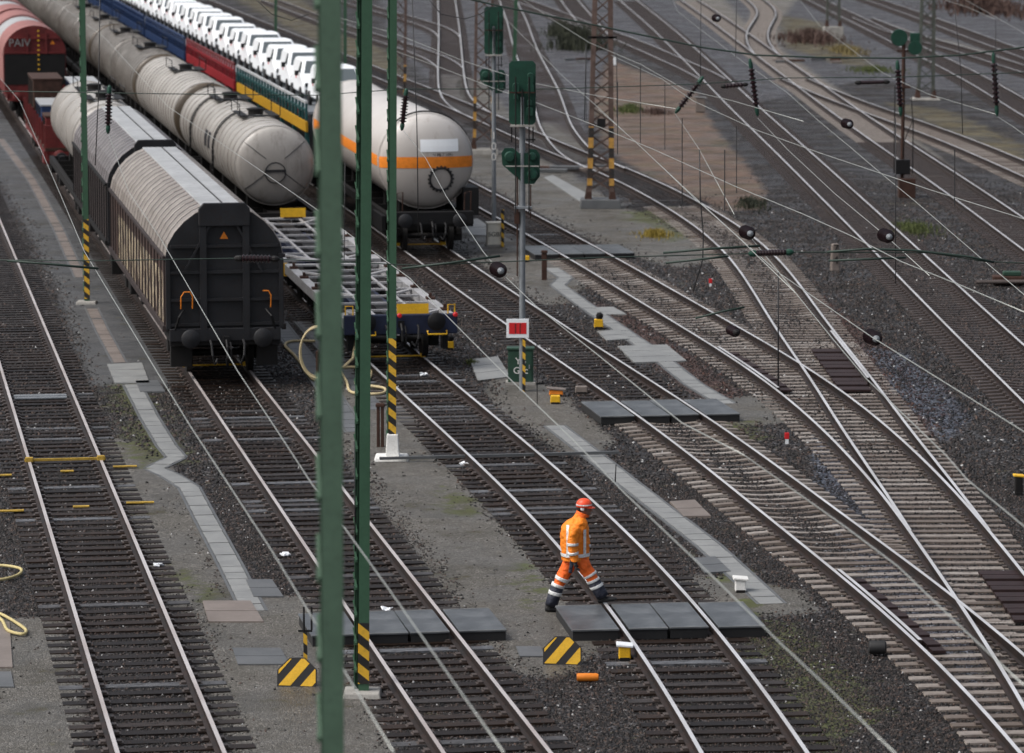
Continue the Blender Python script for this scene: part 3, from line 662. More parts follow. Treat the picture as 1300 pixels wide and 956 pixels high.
guard('T6', .22, .75, 438, 490, 'dark ribbed plates between the rails at the far turnout', 10)
guard('T4', -.42, .22, 727, 818, 'dark ribbed strip along the check rail in the lower right', 16)
guard('T5', -.40, .26, 442, 490, 'dark ribbed strip left of the turnout frog', 12)
guard('T5', .40, .7, 716, 780, 'dark ribbed plates between the rails at the lower right edge', 9)

stones(290000, 52, 80, .015, .036, 'ballast_stones')
stones(300000, 80, 160, .026, .055, 'ballast_stones', fade=True)
# ---------------------------------------------------------------- wagons
def DY(py, h=0): return G(650, py, h).y
def wagon(tr, y, name, label, cat='wagon', off=0):
    c = TR[tr]; return empty(name, c.pt(y, off, 0), c.ang(y + 8), label, cat)
def wheelset(par, y, r=.46):
    w = MB()
    for s in (-.75, .75):
        w.lathe((s - .065, y, r), (1, 0, 0), [(0, r - .02), (.0, r), (.10, r), (.10, r + .03), (.135, r + .03)], 20)
    w.tube([(-.9, y, r), (.9, y, r)], .09, 10)
    return w.build('wheelset', M['dark'], par, smooth=40)
def bogie(par, y, wb=1.8):
    mb = MB()
    for s in (-1, 1):
        mb.box((s * 1.0, y, .62), (.16, wb + .9, .22)); mb.box((s * 1.0, y, .50), (.2, .6, .36))
        for q in (-1, 1): mb.box((s * 1.0, y + q * wb / 2, .46), (.26, .34, .34))
    mb.box((0, y, .66), (2.0, .4, .25))
    b = mb.build('bogie', M['dark'], par, bev=.02)
    wheelset(b, y - wb / 2); wheelset(b, y + wb / 2)
def axle_simple(par, y):
    w = wheelset(par, y); mb = MB()
    for s in (-1, 1): mb.box((s * 1.02, y, .50), (.2, .34, .36)); mb.box((s * 1.05, y, .78), (.08, 1.5, .10))
    mb.build('spring_gear', M['dark'], w)
def buffers(par, y=0, d=-1, mat='darkgrey'):
    """pair of buffers; the disc faces -y when d=-1"""
    for s in (-.875, .875):
        MB().lathe((s, y, 1.06), (0, d, 0), [(-.62, .14), (-.25, .14), (-.25, .10), (-.06, .10), (-.05, .22), (-.03, .23), (0, .19), (.012, .0)], 20).build('buffer', M[mat], par, smooth=40)
def coupling(par, y=0, d=-1):
    mb = MB().box((0, y - d * .35, 1.0), (.16, .4, .16)).tube([(0, y - d * .15, 1.0), (0, y + d * .05, .85), (0, y + d * .08, .6), (0, y - d * .0, .42)], .035, 8)
    mb.tube([(.09, y - d * .1, .95), (.09, y + d * .05, .8), (.09, y + d * .05, .5)], .025, 6)
    mb.build('coupling', M['black'], par)
    for s in (-.38, .42):
        MB().tube([(s, y - d * .3, .98), (s, y + d * .02, .92), (s * .95, y + d * .10, .66), (s * .8, y, .45), (s * .6, y - d * .1, .55)], .028, 8).build('brake_hose', M['rubber'], par)
def handrail(par, pts, mat='yellow', r=.02, name='handrail'): return MB().tube(pts, r, 8).build(name, M[mat], par)
def frame(par, L, z0=.95, z1=1.2, w=2.7, mat='dark', end=.5):
    mb = MB()
    for s in (-1, 1): mb.box((s * (w / 2 - .08), L / 2, (z0 + z1) / 2), (.16, L - 2 * end, z1 - z0))
    mb.box((0, L / 2, (z0 + z1) / 2), (.5, L - 2 * end - .02, z1 - z0 - .02))
    for e in (end + .1, L - end - .1): mb.box((0, e, (z0 + z1) / 2 - .06), (w - .33 + .3, .2, z1 - z0 + .1))
    k = int(L / 2.2)
    for i in range(1, k): mb.box((0, end + (L - 2 * end) * i / k, (z0 + z1) / 2), (w - .34, .1, z1 - z0 - .05))
    mb.box((.5, L * .42, .62), (.7, 1.0, .45)).box((-.5, L * .56, .62), (.5, 1.4, .4))
    return mb.build('underframe', M[mat], par)
# ---- covered wagons
PROF = [(1.42, 1.22), (1.42, 3.02), (1.36, 3.30), (1.20, 3.58), (.97, 3.84), (.70, 4.04), (.46, 4.14)]
def covered(y, L, label, sidem, roofm, front_detail):
    r = wagon('T2', y, 'covered_wagon', label); e = .62
    prof = PROF + [(-a, b) for a, b in reversed(PROF)]
    for s in (-1, 1):
        MB().box((s * 1.40, L / 2, 2.1), (.05, L - 2 * e - .1, 1.78)).build('side_wall', M[sidem], r)
        mb = MB()
        for i in range(int(L / 1.1) + 1): mb.box((s * 1.43, e + .15 + (L - 2 * e - .3) * i / int(L / 1.1), 2.05), (.06, .07, 1.7))
        mb.box((s * 1.45, L / 2, 1.25), (.1, L - 2 * e, .14)).box((s * 1.45, L / 2, 2.98), (.08, L - 2 * e, .08))
        mb.build('side_rib', M['boxside'] if front_detail else M['dark'], r)
    # hood: faceted shell with transverse ribs
    hp = [p for p in prof if p[1] >= 3.0]; hp = hp[:]
    mb = MB(); Lr = L - 2 * e
    for k in range(len(hp) - 1):
        a, b = Vector((hp[k][0], 0, hp[k][1])), Vector((hp[k + 1][0], 0, hp[k + 1][1]))
        if abs(a.x + b.x) < .05: continue
        mb.add([a + Vector((0, e, 0)), b + Vector((0, e, 0)), b + Vector((0, L - e, 0)), a + Vector((0, L - e, 0))], [(0, 1, 2, 3)], 0)
    n = int(Lr / .86)
    for i in range(n + 1):
        yy = e + .28 + (Lr - .6) * i / n
        for side in (1, -1):
            last = i == n
            pts = [(side * x, z) for x, z in PROF[1:]]
            rings = [[(x, yy - .29, z - .02), (x * 1.012, yy - .26, z + .022), (x * 1.012, yy + .26, z + .022), (x, yy + .29, z - .02)] for x, z in pts]
            mb.rings(rings, 0)
            if not last: mb.rings([[(x, yy + .285, z - .02), (x * 1.004, yy + .285, z + .008), (x * 1.004, yy + .55, z + .008), (x, yy + .55, z - .02)] for x, z in pts], 1)
    mb.build('hood_roof', [M[roofm], M['seam']], r)
    mb = MB().box((0, L / 2, 4.17), (.98, Lr - .02, .05)); 
    top = mb.build('roof_panel', M['roofwhite'], r, bev=.015)
    MB().box((.06, L / 2, 4.20), (.035, Lr - .1, .02)).build('roof_seam', M['seam'], top)
    # ends
    for ye, d in ((e - .04, -1), (L - e + .04, 1)):
        mb = MB().prism(prof, (0, ye, 0), (1, 0, 0), (0, 0, 1), (0, -d, 0), .08, 0)
        en = mb.build('end_wall', M['darkgrey'], r)
        if d == -1:
            mb = MB()
            for x in (-.52, .52): mb.box((x, ye - .07, 2.4), (.16, .14, 2.9))
            for z in (1.35, 1.95, 2.62, 3.25): mb.box((0, ye - .045, z), (2.76 if z < 3.1 else 2.6, .09, .07))
            for x in (-1.37, 1.37): mb.box((x, ye - .05, 2.15), (.10, .1, 1.8))
            mb.bar((-.30, ye - .10, 3.85), (-.95, ye - .10, 2.7), .06, .05).bar((.25, ye - .10, 3.85), (.92, ye - .10, 2.6), .06, .05)
            mb.build('end_frame', M['darkgrey'], en)
            MB().prism([(-.62, 3.74), (.62, 3.74), (.62, 4.16), (.5, 4.30), (-.5, 4.30), (-.62, 4.16)], (0, ye - .16, 0), (1, 0, 0), (0, 0, 1), (0, 1, 0), .16).build('roof_hatch_end', M['darkgrey'], en, bev=.02)
            MB().prism([(-.10, 3.42), (.10, 3.42), (0, 3.60)], (0, ye - .012, 0), (1, 0, 0), (0, 0, 1), (0, 1, 0), .008).build('warning_triangle', M['orange'], en)
            for s in (-1, 1):
                handrail(r, [(s * .95 - .12, ye - .12, 1.75), (s * .95 - .12, ye - .2, 2.05), (s * .95 - .04, ye - .2, 2.16), (s * .95 + .10, ye - .2, 2.16), (s * .95 + .16, ye - .2, 2.05), (s * .95 + .16, ye - .12, 1.75)][(2 if s > 0 else 0):(6 if s > 0 else 6)], 'orange', .016)
                MB().tube([(s * 1.0, ye - .05, 1.7), (s * 1.12, ye - .2, 1.55), (s * 1.22, ye - .1, 1.2)], .03, 6).build('brake_lever', M['black'], r)
            MB().box((0, ye - .05, 1.1), (2.7, .16, .32)).build('headstock', M['darkgrey'], r, bev=.02)
            for s in (-1.05, 1.05): MB().box((s, ye + .3, .55), (.5, .3, .5)).build('step', M['dark'], r)
    frame(r, L); buffers(r, 0, -1); buffers(r, L, 1); coupling(r, 0, -1)
    bogie(r, 3.1); bogie(r, L - 3.1)
    return r
yb = 94.3
covered(yb, 21.0, 'brown covered wagon with cream graffiti on its side and a pale ribbed hood roof', 'graff', 'roofpale', True)
covered(yb + 21.1, 18.4, 'dark covered wagon with a grey ribbed roof, coupled behind the graffiti one', 'boxside', 'roofgrey', False)
# ---- tank wagons
def tank(tr, y, L, R, cz, label, mat, endmat=None, n_rings=14, hatch=(.5,), ladder=(), end_cross=False, dome=.42, ext=.9, bogies=True):
    r = wagon(tr, y, 'tank_wagon', label)
    y0, y1 = ext, L - ext; prof = []
    K = 9
    for i in range(K + 1):
        a = math.pi / 2 * i / K; prof.append((y0 + dome - dome * math.cos(a) if False else y0 + dome * (1 - math.cos(math.pi / 2 - a + 0) if False else 1 - math.sqrt(max(0, 1 - (math.sin(a)) ** 2))), R * math.sin(a) + .001))
    m = n_rings
    for i in range(1, m): prof.append((y0 + dome + (y1 - y0 - 2 * dome) * i / m, R))
    for i in range(K, -1, -1):
        a = math.pi / 2 * i / K; prof.append((y1 - dome * (1 - math.sqrt(max(0, 1 - math.sin(a) ** 2))), R * math.sin(a) + .001))
    tk = MB().lathe((0, 0, 0), (0, 1, 0), prof, 56, cap=False).build('tank', M[mat], r, (0, 0, cz), smooth=50)
    for i in range(n_rings + 1):
        yy = y0 + dome + (y1 - y0 - 2 * dome) * i / n_rings
        MB().lathe((0, yy - .05, 0), (0, 1, 0), [(0, R), (.02, R + .04), (.12, R + .04), (.14, R)], 48, cap=False).build('ring', M[mat], tk, smooth=30)
        MB().lathe((0, yy + .09, 0), (0, 1, 0), [(0, R), (.0, R + .006), (.09, R + .006), (.09, R)], 48, cap=False).build('seam', M['ringdark'], tk, smooth=30)
    if endmat:
        MB().lathe((0, 0, 0), (0, 1, 0), [(t - .012, q * 1.004) for t, q in prof[:K + 1]], 48, cap=False).build('tank_end', M[endmat], tk, smooth=60)
    for h in hatch:
        yy = L * h
        MB().lathe((0, yy, R - .05), (0, 0, 1), [(0, .26), (.20, .26), (.20, .31), (.25, .31), (.28, .15), (.28, 0.01)], 18).build('dome_hatch', M['dark'], tk, smooth=40)
        mb = MB()
        for s in (-.52, .52): mb.box((s, yy, R + .03), (.28, 2.6, .03))
        mb.box((0, yy - 1.2, R + .03), (1.35, .4, .032))
        mb.build('walkway', M['dark'], tk)
        mb = MB()
        for s in (-.68, .68):
            mb.tube([(s, yy - 1.4, R + .05), (s, yy - 1.4, R + .42), (s, yy + 1.4, R + .42), (s, yy + 1.4, R + .05)], .018, 6)
        mb.build('guard_rail', M['dark'], tk)
    for h in ladder:
        yy = L * h; mb = MB()
        for dy in (-.22, .22):
            mb.tube([((R + .07) * -math.sin(a), yy + dy, (R + .07) * math.cos(a)) for a in [math.radians(q) for q in range(15, 100, 8)]] + [(-R - .07, yy + dy, -1.4)], .022, 6)
        for q in range(18, 100, 9):
            a = math.radians(q); mb.tube([(-(R + .07) * math.sin(a), yy - .22, (R + .07) * math.cos(a)), (-(R + .07) * math.sin(a), yy + .22, (R + .07) * math.cos(a))], .018, 6)
        for k in range(5): mb.tube([(-R - .07, yy - .22, -.2 - k * .26), (-R - .07, yy + .22, -.2 - k * .26)], .018, 6)
        mb.tube([(-.5, yy - .3, R + .1), (-.5, yy - .3, R + .5), (-.9, yy - .3, R + .30)], .02, 6)
        mb.build('ladder', M['dark'], tk)
    if end_cross:
        mb = MB()
        for a in (38, 142, 218, 322):
            a = math.radians(a); pts = [((R * k) * math.cos(a), y0 + dome * (1 - math.sqrt(max(0, 1 - k * k))) - .008, R * k * math.sin(a)) for k in (.30, .5, .7, .85, .97)]
            mb.tube(pts, .012, 5)
        yo = y0 + .0; zc = -.22
        mb.tube([(.33 * math.cos(t), y0 + .005, zc + .33 * math.sin(t)) for t in [i * math.pi / 12 for i in range(25)]], .02, 5)
        mb.box((0, y0 - .01, zc + .06), (.6, .03, .08))
        mb.build('end_seams', M['darkgrey'], tk)
        MB().add([((R + .02) * -math.cos(a), y, (R + .02) * math.sin(a)) for y in (L * .42, L * .54) for a in (-.1, .12, .34)], [(0, 1, 4, 3), (1, 2, 5, 4)]).build('data_panel', M['darkgrey'], tk)
    for q in (.14, .30, .5, .70, .86): MB().box((0, L * q, 1.25), (1.4, .5, .55)).build('saddle', M['dark'], r)
    frame(r, L, end=.25); buffers(r, 0, -1); buffers(r, L, 1); coupling(r, 0, -1)
    bogie(r, 2.3); bogie(r, L - 2.3)
    return r, tk
tank('T3', 125.9, 23.6, 1.27, 2.66, 'large off white ribbed tank wagon with two ladders, standing behind the flat wagon', 'tankwhite', None, 17, (.30, .68), (.36, .74), True, .38)
r_, t_ = tank('T3', 149.6, 21.4, 1.30, 2.66, 'grimy tank wagon with a dark brown end, second in the tank row', 'tankwhite', 'tankbrown', 16, (.5,), (), False, .3)
for i, (y, L) in enumerate(((171.1, 15.4), (186.6, 15.2), (201.9, 15.5), (217.5, 15.4), (233.0, 15.5), (248.6, 15.5), (264.2, 15.5), (279.8, 15.5))):
    w_ = ('third', 'fourth', 'fifth', 'sixth', 'seventh', 'eighth', 'ninth', 'tenth')[i]
    r_, _t = tank('T3', y, L, 1.30, 2.66, f'grimy grey tank wagon with a top walkway, {w_} in the tank row', 'tankgrey', 'tankbrown' if i in (0, 2) else None, 12, (.5,), (), False, .3)
    r_['group'] = 'grey tank wagons in a row'
# gas tank wagon
rg, tg = tank('T4', 124.9, 21.6, 1.52, 2.86, 'white gas tank wagon with an orange band round the tank', 'lpg', None, 1, (), (), False, .62, 1.0)
R_t = 1.535; K = 12
def bandring(z0, z1, R, dome, y0, y1, name, mat, par, extra=.006):
    """horizontal stripe running round the tank: both sides and across the near dished end"""
    rows = []
    for z in (z0, z1):
        half = math.sqrt(R * R - z * z); row = [(-half - extra, y1 - dome, z), (-half - extra, (y0 + y1) / 2, z), (-half - extra, y0 + dome, z)]
        for k in range(1, 24):
            x = -half + 2 * half * (1 - math.cos(math.pi * k / 24)) / 2; q = math.sqrt(min(1, (x * x + z * z) / (R * R))); row.append((x, y0 + dome * (1 - math.sqrt(max(0, 1 - q * q))) - extra, z))
        row += [(half + extra, y0 + dome, z), (half + extra, (y0 + y1) / 2, z), (half + extra, y1 - dome, z)]
        rows.append(row)
    n = len(rows[0]); vs = rows[0] + rows[1]
    return MB().add(vs, [(i, i + 1, n + i + 1, n + i) for i in range(n - 1)]).build(name, mat, par, smooth=60)
rt = rg
stripe = [bandring(-.02 - .045 + .09 * i, -.02 + .045 + .09 * i, 1.52, .62, 1.0, 20.6, 'orange_band', M['orange'], tg, .008) for i in (0,)]
bpy.data.objects.remove(stripe[0])
nb = 6; zs = [-.20 + .36 * i / nb for i in range(nb + 1)]
def bandmulti(zs, name, mat):
    rows = []
    R, dome, y0, y1, ex = 1.52, .62, 1.0, 20.6, .008
    for z in zs:
        half = math.sqrt(R * R - z * z); h2 = half + ex; row = [(-h2, y1 - dome, z), (-h2, y0 + dome, z)]
        for k in range(1, 30):
            x = -half * math.cos(math.pi * k / 30); q = math.sqrt(min(1, (x * x + z * z) / (R * R))); row.append((x * 1.003, y0 + dome * (1 - math.sqrt(max(0, 1 - q * q))) - ex, z))
        row += [(h2, y0 + dome, z), (h2, y1 - dome, z)]; rows.append(row)
    n = len(rows[0]); return MB().add([v for r in rows for v in r], [(j * n + i, j * n + i + 1, (j + 1) * n + i + 1, (j + 1) * n + i) for j in range(len(rows) - 1) for i in range(n - 1)]).build(name, mat, tg, smooth=60)
bandmulti(zs, 'orange_band', M['orange'])
def onend(x, z, ex=.01):
    q = min(1, (x * x + z * z) / (1.52 ** 2)); return 1.0 + .62 * (1 - math.sqrt(1 - q)) - ex
mb = MB()
for i in range(36):
    a = i * math.pi / 18; a2 = a + math.pi / 18
    if i % 9 == 8: continue
mh = []
cxh, czh = .42, -.56
mb = MB().tube([(cxh + .36 * math.cos(t), onend(cxh + .36 * math.cos(t), czh + .36 * math.sin(t), .02), czh + .36 * math.sin(t)) for t in [i * math.pi / 16 for i in range(33)]], .035, 8)
for i in range(20):
    t = i * math.pi / 10; x, z = cxh + .41 * math.cos(t), czh + .41 * math.sin(t); mb.box((x, onend(x, z, .02), z), (.05, .06, .05))
mb.build('manhole', M['darkgrey'], tg)
MB().add([(x, onend(x, z, .012), z) for z in (.32, .5, .72) for x in [-.25 + 1.25 * i / 8 for i in range(9)]], [(j * 9 + i, j * 9 + i + 1, (j + 1) * 9 + i + 1, (j + 1) * 9 + i) for j in range(2) for i in range(8)]).build('white_placard', M['vanwhite'], tg)
textmesh('placard_text', 'LN PB 7 1091', .13, M['dark'], tg, (.45, onend(.5, .24, .03), .22), (math.pi / 2, 0, 0))
MB().tube([(-1.58 * math.cos(t), 1.75, 1.58 * math.sin(t)) for t in [math.radians(q) for q in range(42, 152, 6)]], .03, 6).build('sun_shield_hoop', M['black'], tg)
for s in (-1, 1):
    handrail(rg, [(s * 1.1, .55, 1.2), (s * 1.1, .45, 1.9), (s * 1.1 + .2, .45, 1.95), (s * 1.1 + .2, .55, 1.2)], 'rust')
MB().box((0, .35, 1.12), (2.7, .3, .42)).build('headstock', M['black'], rg, bev=.02)
MB().box((-1.45, 2.2, .9), (.12, 2.5, .5)).build('side_plate', M['black'], rg)
MB().box((1.42, 2.0, 1.55), (.5, 1.6, .9)).build('valve_box', M['black'], rg)
# grey silo tank behind the covered wagons + lowside wagon + boxes
tank('T2', 134.5, 16.5, 1.30, 2.78, 'short pale grey tank wagon with a rusty top, behind the covered wagons', 'tankwhite', None, 4, (.3, .6), (), False, .5)
rl = wagon('T2', 152, 'lowside_wagon', 'oxide red low sided wagon with upright stakes behind the pale grey tank')
frame(rl, 19, mat='oxred'); buffers(rl, 0, -1, 'oxred'); bogie(rl, 2.5); bogie(rl, 16.5)
MB().box((0, 9.5, 1.28), (2.8, 18, .12)).build('deck', M['rust'], rl)
for s in (-1, 1):
    for k in range(9): MB().box((s * 1.38, .8 + k * 2.15, 1.75), (.12, .14, .95)).build('stake', M['oxred'], rl)
MB().box((0, .6, 1.75), (2.8, .12, .9)).build('end_board', M['oxred'], rl)
MB().box((-1.30, 1.4, .95), (.3, 1.4, .5)).build('side_frame', M['oxred'], rl)
for i, (x, y, sx, sy, sz, m, lb) in enumerate(((-.72, 2.8, 1.2, 2.2, 1.1, 'oxred', 'oxide red crate nearest the pale grey tank wagon'), (.75, 4.4, 1.1, 4.6, 1.0, 'roofwhite', 'long white topped box on the low sided wagon'), (-.7, 7.6, 1.2, 4.4, 1.3, 'blue', 'blue crate on the left of the low sided wagon'), (.75, 12.0, 1.15, 5.0, 1.9, 'blue', 'tall blue box with a pale lid on the low sided wagon'), (-.72, 13.6, 1.2, 4.5, 2.0, 'rust', 'tall rusty brown crate on the low sided wagon'))):
    c = TR['T2']; Yc = 152 + y; g = empty('freight_box', c.pt(Yc, x, 1.345), c.ang(Yc), lb, 'freight box', 'boxes loaded on the low sided wagon')
    MB().box((0, 0, sz / 2), (sx, sy, sz)).build('body', M[m], g, bev=.03)
    MB().box((0, 0, sz + .03), (sx + .05, sy + .05, .06)).build('lid', M['roofwhite' if m in ('blue', 'roofwhite') else 'rust'], g)
    mb = MB()
    for k in (-.4, -.2, 0, .2, .4): mb.box((0, sy * k, sz / 2), (sx + .06, .09, sz - .1))
    mb.build('ribs', M['dark'], g)
# ---- red hooded wagons
def hooded(y, L, label, text=None):
    r = wagon('T2', y, 'hooded_wagon', label); prof = [(1.5, 1.7)] + [(1.5 * math.cos(a), 3.1 + 1.35 * math.sin(a)) for a in [math.pi * i / 16 for i in range(17)]] + [(-1.5, 1.7)]
    for k in range(3):
        ya, yb2 = .6 + (L - 1.2) * k / 3, .6 + (L - 1.2) * (k + 1) / 3; sc = 1.0 if k != 1 else .965
        MB().rings([[(x * sc, q, 1.7 + (z - 1.7) * sc) for x, z in prof] for q in (ya + .05, yb2 - .05)]).build('hood', M['roofpink'] if k != 1 else M['roofwhite'], r, smooth=50)
        if k == 0:
            e = MB().prism(prof, (0, ya, 0), (1, 0, 0), (0, 0, 1), (0, 1, 0), .06).build('end_wall', M['oxred'], r)
            mb = MB()
            for z in (3.15, 3.85): mb.box((0, ya - .05, z), (2.9 if z < 3.5 else 2.3, .09, .08))
            for x in (-.35, .55): mb.box((x, ya - .07, 3.6), (.10, .1, 1.0))
            mb.build('end_frame', M['oxred'], e)
            MB().box((0, ya - .03, 2.35), (2.9, .10, 1.45)).build('end_shade_panel', M['dark'], e)  # dark panel added to paint shadow on the lower end wall
            if text: textmesh('chalk_letters', text, .52, M['slab'], e, (-.72, ya - .13, 3.62), (math.pi / 2, 0, 0))
            MB().prism([(.75, 3.55), (.98, 3.55), (.865, 3.76)], (0, ya - .02, 0), (1, 0, 0), (0, 0, 1), (0, 1, 0), .01).build('warning_triangle', M['orange'], e)
            mb = MB()
            for q in range(11): mb.box((.18, ya - .14, 1.9 + q * .23), (.09, .03, .07))
            mb.build('ladder_rungs', M['yellow2'], e)
    MB().box((0, L / 2, 1.45), (2.9, L - 1.1, .5)).build('side_sill', M['oxred'], r)
    frame(r, L, mat='oxred'); buffers(r, 0, -1, 'oxred'); buffers(r, L, 1, 'oxred'); bogie(r, 2.6); bogie(r, L - 2.6)
hooded(189, 21, 'dark red hooded wagon with pale chalked letters on its end', 'PAIV')
hooded(210.3, 21, 'dark red hooded wagon with a faded roof, second of the hooded ones')
hooded(231.6, 21, 'faded red hooded wagon farthest away at the upper left corner')
# ---- container flat wagon (two coupled decks)
def flat(y, L, label, near):
    r = wagon('T3', y, 'container_flat_wagon', label); z = 1.15; mb = MB(); e = .35 if near else .3
    for s in (-1, 1): mb.box((s * 1.33, L / 2, z - .13), (.24, L - 2 * e, .26))
    mb.build('side_beam', M['deck'], r)
    MB().box((0, L / 2, z - .20), (.4, L - 2 * e - .3, .2)).build('spine_beam', M['dark'], r)
    n = int(L / 1.75); mb = MB()
    for i in range(n + 1):
        yy = e + .15 + (L - 2 * e - .3) * i / n
        mb.box((0, yy, z - .03), (2.5, .30 if i in (0, n) else .12, .05))
        if i < n and i % 3 == 0:
            d = (L - 2 * e - .3) / n
            for s in (-1, 1): mb.bar((s * .25, yy, z - .045), (s * 1.25, yy + d, z - .045), .12, .05)
    for s in (-1, 1): mb.box((s * .55, L / 2, z - .034), (.07, L - 2 * e - .2, .04))
    mb.build('cross_member', M['deck'], r)
    MB().box((0, L / 2, .72), (1.0, L - 5, .3)).build('centre_sill', M['navy'], r)
    for yy, s in ((.55 if near else 1.2, -1),) if near else (((L - .5), 1),):
        p = MB().box((.35, yy, z + .16), (.8, .05, .30), rx=-.12).build('yellow_flap', M['yellow'], r); 
        MB().box((.35, yy - .06, z + .01), (.6, .12, .04)).build('flap_hinge', M['rust'], p)
    for q in (.12, .3, .5, .7, .88):
        for s in (-1, 1):
            MB().box((s * 1.33, L * q, z + .03), (.22, .3, .06)).box((s * 1.33, L * q, z + .10), (.07, .10, .12)).build('container_latch', M['rust'], r)
    if near:
        MB().box((0, .28, .98), (2.86, .2, .50)).build('headstock', M['navy'], r, bev=.03)
        for s in (-1, 1):
            handrail(r, [(s * .9 - .24, .10, .82), (s * .9 - .24, .02, .74), (s * .9 + .24, .02, .74), (s * .9 + .24, .10, .82)], 'yellow', .022)
            handrail(r, [(s * 1.38, .32, 1.2), (s * 1.38, .32, 1.45), (s * 1.2, .26, 1.45), (s * 1.2, .26, 1.2)], 'yellow', .02)
            MB().lathe((s * 1.36 if s > 0 else -.05, .12, 1.22), (0, -1, 0), [(0, .06), (.08, .06), (.1, .04)], 10).build('tail_lamp', M['red'], r)
            MB().box((s * 1.2, .9, .55), (.14, .35, .55)).build('step', M['black'], r)
        for k in (0, 1): handrail(r, [(-1.33, 3.2 + .35 * k, 1.16), (-1.33, 3.2 + .35 * k, 2.02), (-1.33, 3.55 + .35 * k, 2.02) if k == 0 else (-1.33, 3.55, 2.02)], 'yellow', .025)
    for s in (-1, 1): handrail(r, [(s * 1.48, L - 1.2, .9), (s * 1.55, L - 1.2, .9), (s * 1.55, L - 1.2, 1.25), (s * 1.48, L - 1.2, 1.25)], 'yellow', .022)
    bogie(r, 2.4); bogie(r, L - 2.2)
    if near: buffers(r, 0, -1, 'black'); coupling(r, 0, -1)
    return r
M['deck'] = paint('worn_pale_deck_steel', (.36, .36, .37), .35, .25, 2, (.08, .06, .05), .5)
flat(97.6, 14.0, 'near half of the empty container flat wagon with open deck frame', True)
flat(111.8, 13.8, 'far half of the empty container flat wagon, next to the off white tank', False)
# ---- car carrier wagons with white vans
def carrier(y, L, label, m1, m2, posts='teal'):
    r = wagon('T4', y, 'car_carrier_wagon', label)
    MB().box((0, L / 2, 3.02), (2.7, L - .4, .10)).build('upper_deck', M['grey'], r)
    MB().box((0, L / 2, 1.12), (2.7, L - .4, .16)).build('lower_deck', M['dark'], r)
    for s in (-1, 1):
        MB().box((s * 1.42, L / 2, 2.50), (.09, L - .5, .38)).build('side_girder', M[m1], r)
        MB().box((s * 1.42, L / 2, 3.42), (.09, L - .5, .09)).build('hand_rail', M[m2], r)
        mb = MB(); n = int(L / 1.15)
        mb.box((s * 1.42, L / 2, 3.12), (.05, L - .6, .07))
        for i in range(n + 1): mb.box((s * 1.42, .35 + (L - .7) * i / n, 3.08), (.07, .16, .72))
        mb.build('railing_panel', M[posts], r)
        for i in range(7): MB().box((s * 1.38, .5 + (L - 1) * i / 6, 1.85), (.14, .22, 1.4)).build('post', M[posts], r)
        MB().box((s * 1.40, L / 2, 1.05), (.12, L - .4, .3)).build('sill', M['dark'], r)
    bogie(r, 2.3); bogie(r, L - 2.3); buffers(r, 0, -1); buffers(r, L, 1)
carrier(147.3, 26.5, 'car carrier wagon with yellow girders and teal railings', 'yelcar', 'roofwhite')
carrier(174.2, 24.5, 'car carrier wagon with red railings in the middle of the row', 'redcar', 'oxred', 'redcar')
carrier(199.2, 26.5, 'dark blue car carrier wagon, first of the blue ones', 'blue', 'blue', 'blue')
carrier(226.2, 26.5, 'dark blue car carrier wagon farthest away at the top edge', 'blue', 'blue', 'blue')
carrier(253.0, 26.5, 'dark blue car carrier wagon beyond the top edge vans', 'blue', 'blue', 'blue')
def make_van():
    r = empty('van', (0, 0, 0), 0, '', 'van')
    S = [(-.0, .35), (.0, .80), (.12, .98), (.75, 1.12), (.95, 1.18), (1.45, 1.72), (1.75, 1.84), (4.05, 1.80), (4.25, 1.65), (4.35, 1.0), (4.35, .35)]
    def hw(z): return .88 if z < 1.05 else .88 - (z - 1.05) * .26
    mb = MB(); vs = [(s * hw(z), y, z) for s in (-1, 1) for y, z in S]; n = len(S)
    mb.add(vs, [tuple(range(n)), tuple(range(2 * n - 1, n - 1, -1))] + [(i, n + i, n + (i + 1) % n, (i + 1) % n) for i in range(n)])
    bo = mb.build('body', M['vanwhite'], r, bev=.13, smooth=50); bo.modifiers['bevel'].segments = 4
    MB().add([(-.72, .955, 1.215), (.72, .955, 1.215), (.58, 1.43, 1.735), (-.58, 1.43, 1.735)], [(0, 1, 2, 3)]).build('windshield', M['vanglass'], r)
    for s in (-1, 1):
        MB().prism([(1.2, 1.22), (2.1, 1.22), (2.1, 1.68), (1.62, 1.68)], (s * (.845 + .26 * 1.22 - .015), 0, 0), (0, 1, 0), (-s * .26, 0, 1), (s, 0, 0), -.012 if False else .006).build('side_window', M['vanglass'], r)
        MB().box((s * .98, 1.28, 1.22), (.16, .10, .22)).build('mirror', M['black'], r, bev=.02)
        MB().box((s * .66, -.005, .76), (.30, .05, .18)).build('headlight', M['glass'], r, bev=.01)
        for yy in (.75, 3.5):
            MB().lathe((s * .80, yy, .32), (s, 0, 0), [(0, .30), (.0, .32), (.13, .32), (.14, .2), (.12, .0)], 18).build('wheel', M['rubber'], r, smooth=40)
    MB().box((0, -.02, .45), (1.6, .08, .2)).build('bumper', M['dark'], r)
    MB().box((.93, 1.9, 1.05), (.03, .12, .16)).box((-.93, 1.9, 1.05), (.03, .12, .16)).build('door_handle', M['red'], r)
    return r
van0 = make_van(); ORD = ['first', 'second', 'third', 'fourth', 'fifth', 'sixth', 'seventh', 'eighth', 'ninth', 'tenth', 'eleventh', 'twelfth', 'thirteenth', 'fourteenth', 'fifteenth', 'sixteenth', 'seventeenth', 'eighteenth', 'nineteenth', 'twentieth', 'twenty first']
c = TR['T4']
